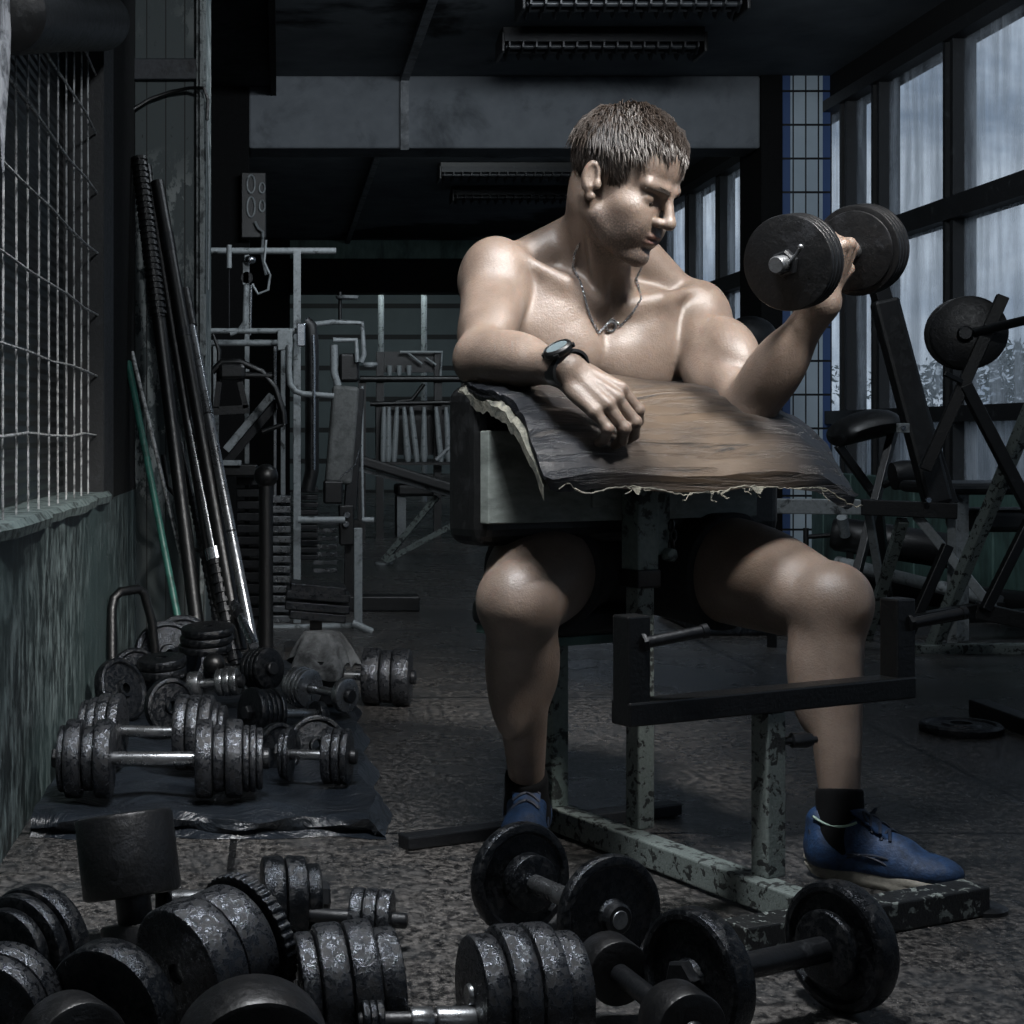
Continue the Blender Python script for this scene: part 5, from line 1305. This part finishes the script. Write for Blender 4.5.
# ------------------------------------------------------------------ right hand machines
def bm(root, a, b, w_, h_, name, mat, up=(0, 0, 1), bev=.003): return MB().beam(a, b, w_, h_, up).build(name, mat, root, bevel=bev)
ib = thing('incline_bench', 'tall black incline board on a chipped pale beam behind the man\'s raised arm', 'bench', tuple(V(P(930, 0, 5.3).x, 5.3, 0)))
bm(ib, P(770, 506, 5.35), P(860, 507, 5.30), .05, .048, 'beam', 'pale_tube'); bm(ib, P(860, 507, 5.30), P(956, 511, 5.25), .052, .050, 'beam', 'black_paint')
bm(ib, P(884, 300, 5.34), P(938, 505, 5.28), .060, .085, 'back_board', 'vinyl', (1, 0, .2), .012); bm(ib, P(878, 286, 5.40), P(948, 505, 5.34), .06, .05, 'board_frame', 'black_paint', (1, 0, .2))
MB().box(P(903, 428, 5.24), (.036, .02, .030)).build('hinge_plate', 'pale_tube', ib, bevel=.002); MB().lathe([(0, 0), (.008, 0), (.008, .008), (0, .008)], P(903, 428, 5.23), (0, -1, 0), 10).build('bolt', 'chrome', ib)
MB().lathe([(0, 0), (.010, 0), (.008, .008), (0, .008)], P(928, 500, 5.20), (0, -1, 0), 10).build('bolt', 'chrome', ib)
bm(ib, P(903, 520, 5.3), G(866, 640), .034, .030, 'leg', 'white_chip'); bm(ib, P(868, 510, 5.35), V(P(912, 585, 5.4).x, 5.6, .01), .024, .024, 'leg', 'pale_tube'); bm(ib, P(916, 515, 5.3), P(1004, 622, 5.2), .034, .030, 'leg', 'pale_tube')
bm(ib, P(952, 515, 5.3), V(P(952, 0, 5.35).x, 5.35, 0), .03, .03, 'leg', 'pale_tube')
bm(ib, P(770, 510, 5.4), V(P(772, 0, 5.45).x, 5.45, 0), .03, .03, 'leg', 'dark_steel')
# seat unit behind
se = thing('leg_curl_seat', 'black curved seat roll on thin crossed legs under the windows', 'seat', tuple(V(P(862, 0, 6.2).x, 6.2, 0)))
ro = MB(); pr = []
rows = []
for i in range(14):
    q = i/13; x = P(832+62*q, 0, 6.2).x; zc = P(0, 437-14*q-4*math.sin(q*3), 6.2).z; r = .045+.012*math.sin(q*3.1)
    e = math.sqrt(max(0, 1-(2*q-1)**8))*.98+.02
    rows.append([V(x, 6.2+math.cos(a)*.14*e, zc+math.sin(a)*r*e) for a in [2*math.pi*j/20 for j in range(21)]])
ro.grid(rows); ro.f.append(tuple(range(20))); ro.f.append(tuple(13*21+i for i in range(20))); ro.sm += [True, True]; ro.build('seat', 'vinyl', se)
bm(se, P(893, 432, 6.15), G(832, 630)+V(0, -.1, 0), .03, .03, 'leg', 'black_paint'); bm(se, P(838, 445, 6.2), P(878, 500, 6.2), .03, .03, 'leg', 'black_paint'); bm(se, P(878, 500, 6.2), V(P(890, 0, 6.3).x, 6.3, 0), .03, .03, 'leg', 'black_paint')
MB().lathe([(0, -.05), (.05, -.045), (.055, 0), (.05, .045), (0, .05)], P(905, 475, 6.0), (1, 0, .1), 20).build('roller', 'vinyl', se); MB().tube([P(870, 492, 6.1), P(905, 475, 6.0)], .012, 10).build('roller_arm', 'black_paint', se)
# barbell rack with X frame
xr = thing('barbell_rack', 'slanted rack of chipped tubes holding a loaded barbell by the windows', 'rack', tuple(V(P(970, 0, 5.0).x, 5.0, 0)))
bm(xr, P(1003, 296, 5.0), P(925, 470, 5.05), .032, .036, 'front_tube', 'black_paint'); bm(xr, P(965, 385, 5.02), P(1035, 520, 5.0), .036, .036, 'cross_tube', 'black_paint'); bm(xr, P(1045, 375, 4.9), G(930, 652), .038, .036, 'long_tube', 'white_chip')
bm(xr, P(948, 545, 5.0), P(906, 640, 5.0), .03, .03, 'leg', 'black_paint'); bm(xr, P(1040, 500, 4.95), P(985, 610, 4.95), .03, .03, 'leg', 'black_paint')
bm(xr, P(944, 373, 5.0), P(962, 382, 5.0), .016, .016, 'peg', 'black_paint')
bm(xr, P(914, 650, 5.3), P(1100, 649, 5.3), .05, .038, 'base_rail', 'white_chip'); bm(xr, P(880, 620, 5.8), P(1100, 612, 5.8), .05, .04, 'base_rail', 'black_paint')
bm(xr, P(906, 622, 4.98), P(975, 610, 5.0), .04, .04, 'base_arm', 'black_paint'); bm(xr, P(975, 610, 5.0), P(1060, 628, 4.95), .05, .05, 'base_arm', 'black_paint')
br = thing('barbell', 'barbell with dark round plates racked in front of the window', 'barbell', tuple(P(990, 330, 5.0)))
MB().tube([P(955, 337, 5.10), P(1060, 312, 4.72)], .014, 14).build('bar', 'dark_steel', br)
axb = (P(1060, 312, 4.72)-P(955, 337, 5.10)).normalized(); axp = V(.30, -.95, .0)
for i, (rr_, o) in enumerate(((.112, 0), (.112, .024), (.075, -.022))):
    b_ = MB(); b_.lathe([(.014, -.010), (rr_-.006, -.010), (rr_, -.006), (rr_, .006), (rr_-.006, .010), (.014, .010)], P(963, 334, 5.06)+axb*o, (-.34, -.94, .02), 48, closed=True); b_.build('weight_plate', 'iron_dark', br)
c_ = MB(); c_.lathe([(0, 0), (.024, 0), (.024, .02), (.018, .035), (0, .035)], P(965, 334, 5.035), (-.34, -.94, .02), 18); c_.build('collar', 'dark_steel', br)
# padded bench and rolls on the floor at the back
pb_ = thing('press_bench', 'flat black padded bench under the barbell rack, cut by the picture edge', 'bench', tuple(V(P(990, 0, 5.6).x, 5.6, 0)))
MB().span((P(925, 0, 5.6).x, 5.5, P(0, 494, 5.6).z), (P(1100, 0, 5.6).x, 5.85, P(0, 482, 5.6).z)).build('pad', 'vinyl', pb_, bevel=.02, seg=3)
MB().span((P(955, 0, 5.7).x, 5.55, P(0, 530, 5.7).z), (P(1100, 0, 5.7).x, 5.8, P(0, 508, 5.7).z)).build('lower_pad', 'vinyl', pb_, bevel=.02, seg=3)
for px, Y in ((960, 5.6), (1040, 5.6)): bm(pb_, P(px, 490, Y), V(P(px, 0, Y).x, Y, 0), .045, .045, 'leg', 'pale_tube')
rl = thing('padded_roll', 'long black padded roll lying behind the incline bench with a pale strapped end', 'roll', tuple(V(P(880, 0, 6.9).x, 6.9, .2)))
a, b = P(832, 533, 6.9), P(955, 552, 6.7); ax = (b-a).normalized(); L = (b-a).length
MB().lathe([(0, 0), (.06, .0), (.072, .02), (.072, L-.02), (.06, L), (0, L)], a, ax, 28).build('roll', 'vinyl', rl); MB().tube([P(845, 535, 6.8), P(842, 517, 6.75)], .022, 10).build('strap', 'pale_tube', rl); MB().tube([P(806, 537, 6.9), P(832, 535, 6.9)], .010, 8).build('axle', 'black_paint', rl); MB().tube([P(806, 528, 6.9), P(806, 548, 6.9)], .012, 8).build('axle_end', 'black_paint', rl)
for px in (850, 935): bm(rl, P(px, 548, 6.85), V(P(px, 0, 6.9).x, 6.9, 0), .03, .03, 'leg', 'black_paint')
p2 = thing('pipe', 'pale thick pipe lying across the floor behind the man\'s knee', 'pipe', tuple(V(P(880, 0, 6.3).x, 6.3, .1)))
a, b = P(838, 562, 6.9), P(1000, 602, 6.2); MB().tube([a, b], .026, 14).build('pipe', 'pale_tube', p2); bm(p2, V(a.x, a.y, 0), a, .03, .03, 'support', 'black_paint'); bm(p2, V(b.x, b.y, 0), b, .03, .03, 'support', 'black_paint')
c2 = thing('black_pipe', 'dark thick tube lying under the pale pipe by the windows', 'pipe', tuple(V(P(900, 0, 7.0).x, 7.0, .05)))
MB().tube([V(P(850, 0, 7.2).x, 7.2, .06), V(P(1060, 0, 6.0).x, 6.0, .06)], .055, 16).build('pipe', 'black_paint', c2)
kb = thing('round_pad', 'black round-headed pad machine dimly seen past the man\'s shoulder, before the far windows', 'exercise machine', tuple(V(P(748, 0, 8.2).x, 8.2, 0)))
MB().ball(P(750, 340, 8.2), (.14, .08, .12), 24, 14).build('pad', 'vinyl', kb); MB().beam(P(752, 350, 8.25), V(P(752, 0, 8.25).x, 8.25, 0), .06, .06, (0, 1, 0)).build('post', 'black_paint', kb); MB().span((P(730, 0, 8.2).x, 8.0, 0), (P(775, 0, 8.2).x, 8.4, .05)).build('base', 'black_paint', kb)
bmt = thing('floor_mat', 'dark blue-black mat lying on the floor behind the man\'s leg', 'mat', tuple(V(P(760, 0, 6.0).x, 6.0, 0))) if False else None
fm = MB(); fm.span((P(690, 0, 5.9).x, 5.75, 0), (P(860, 0, 5.9).x, 6.4, .05)); tag(fm.build('floor_mat', 'tarp', None, org=(P(770, 0, 5.9).x, 6.0, 0), bevel=.012), 'flat dark mat on the floor seen under the man\'s thigh', 'mat')
# teal boards below the windows
tb = MB()
for i in range(7): tb.span((2.90, 6.3+i*.42, 0.02), (2.985, 6.3+i*.42+.40, .50))
struct(tb, 'trim_8', 'teal', .006)
# ------------------------------------------------------------------ outside the windows
fw = thing('outside_fence', 'pale weathered board fence outside the windows', 'fence', (7.2, 14, -.15)); rr = random.Random(9)
b_ = MB()
for i in range(100):
    y = 7.0+i*.22; b_.span((7.2, y, -.15), (7.23, y+.205, .95+.06*rr.random()))
b_.build('boards', wear('weathered_boards', srgb('b4b9bd'), srgb('6a7074'), 3, .42, .6, .8, .9, stretch=(1, 3, .4)), fw); MB().span((7.235, 7.0, .6), (7.27, 29, .68)).build('rail', 'board', fw)
def leafm():
    t = NT('grey_green_leaves'); n = t.n('ShaderNodeObjectInfo'); v = t.coord(); q = t.noise(3, v, 3)
    t.bsdf(t.mix(q, srgb('2a302c'), srgb('8d968f')), .6); return t.m
M['leaf'] = leafm()
def bush(label, c, rad, n, seed):
    rr = random.Random(seed); root = thing('bush', label, 'bush', (c[0], c[1], -.15), 'bushes outside the windows'); b = MB()
    for i in range(n):
        d = V(rr.gauss(0, 1), rr.gauss(0, 1), rr.gauss(0, 1)).normalized()*rr.uniform(.45, 1)**.5; p = V(c[0]+d.x*rad[0], c[1]+d.y*rad[1], c[2]+d.z*rad[2])
        s = rr.uniform(.035, .075); u = V(rr.gauss(0, 1), rr.gauss(0, 1), rr.gauss(0, 1)).normalized(); w_ = u.orthogonal().normalized()
        b.add([p-u*s, p+w_*s*.45, p+u*s, p-w_*s*.45], [(0, 1, 2, 3)])
    b.build('leaves', 'leaf', root); MB().tube([(c[0], c[1], -.15), (c[0]+.05, c[1], c[2])], [.06, .03], 8).build('stem', 'board', root)
bush('leafy bush outside the window, seen above the incline board', (9.2, 21.5, .9), (1.0, 1.5, 1.1), 2600, 1)
bush('dark bush outside the window, behind the barbell plates', (8.8, 18.5, .8), (1.0, 1.3, 1.0), 2600, 2)
bush('broad bush outside the window at the picture edge', (9.3, 14.9, .9), (1.2, 1.6, 1.0), 2600, 3)
bush('distant bush outside the far windows past the man\'s shoulder', (10, 30, 1.0), (1.5, 2.0, 1.0), 900, 4)
def aim(o, loc, target):
    o.location = loc; o.rotation_euler = (Vector(target)-Vector(loc)).to_track_quat('-Z', 'Y').to_euler(); return o
def area(name, loc, target, size, power, color, spread=180):
    l = bpy.data.lights.new(name, 'AREA'); l.energy = power; l.color = color; l.shape = 'RECTANGLE'; l.size, l.size_y = size; l.spread = math.radians(spread)
    o = bpy.data.objects.new(name, l); C.objects.link(o); return aim(o, loc, target)
def spot(name, loc, target, power, color, size, blend, rad):
    l = bpy.data.lights.new(name, 'SPOT'); l.energy = power; l.color = color; l.spot_size = math.radians(size); l.spot_blend = blend; l.shadow_soft_size = rad
    o = bpy.data.objects.new(name, l); C.objects.link(o); return aim(o, loc, target)
spot('studio_lamp', (1.28, 1.50, 2.55), (.60, 2.86, 1.10), KEY, (1, .97, .94), 37, .8, .15)
area('top_fill', (.10, 1.85, 2.58), (-.02, 2.4, 0), (.5, .3), TOP*1.1, (.95, .97, 1), 84)  # added unseen light for the front dumbbells and floor, no ceiling fitting
area('rear_fill', (.6, -1.8, 2.2), (.9, 6, 1.6), (2.0, 1.2), FILL, (.86, .93, 1))  # added weak fill from behind the camera, lifts the dark areas
area('middle_fill', (1.25, 5.0, 2.45), (.9, 11, 1.5), (1.4, .25), DEEP, (.86, .93, 1))  # added fill above the frame, brightens beam and background machines
area('far_bay_fill', (1.2, 9.6, 2.50), (1.2, 16, 1.3), (1.4, .2), DEEP*.35, (.86, .95, 1))  # added fill hidden behind the crossbeam, brightens the second bay
area('far_room_fill', (1.2, 16.95, 2.58), (1.2, 20, 1.3), (1.8, .2), DEEP*.5, (.86, .98, 1))  # added fill hidden behind the lintel, brightens the far room
spot('pillar_fill', (1.1, .9, 2.55), (-.35, 5.2, 1.25), SIDE, (.9, .95, 1), 42, .9, .15)  # added unseen spot that brightens the peeling pillar
spot('machine_fill', (.9, 1.2, 2.55), (2.15, 5.4, .75), SIDE*.5, (.9, .95, 1), 36, .9, .15)  # added unseen spot that brightens the machines by the windows
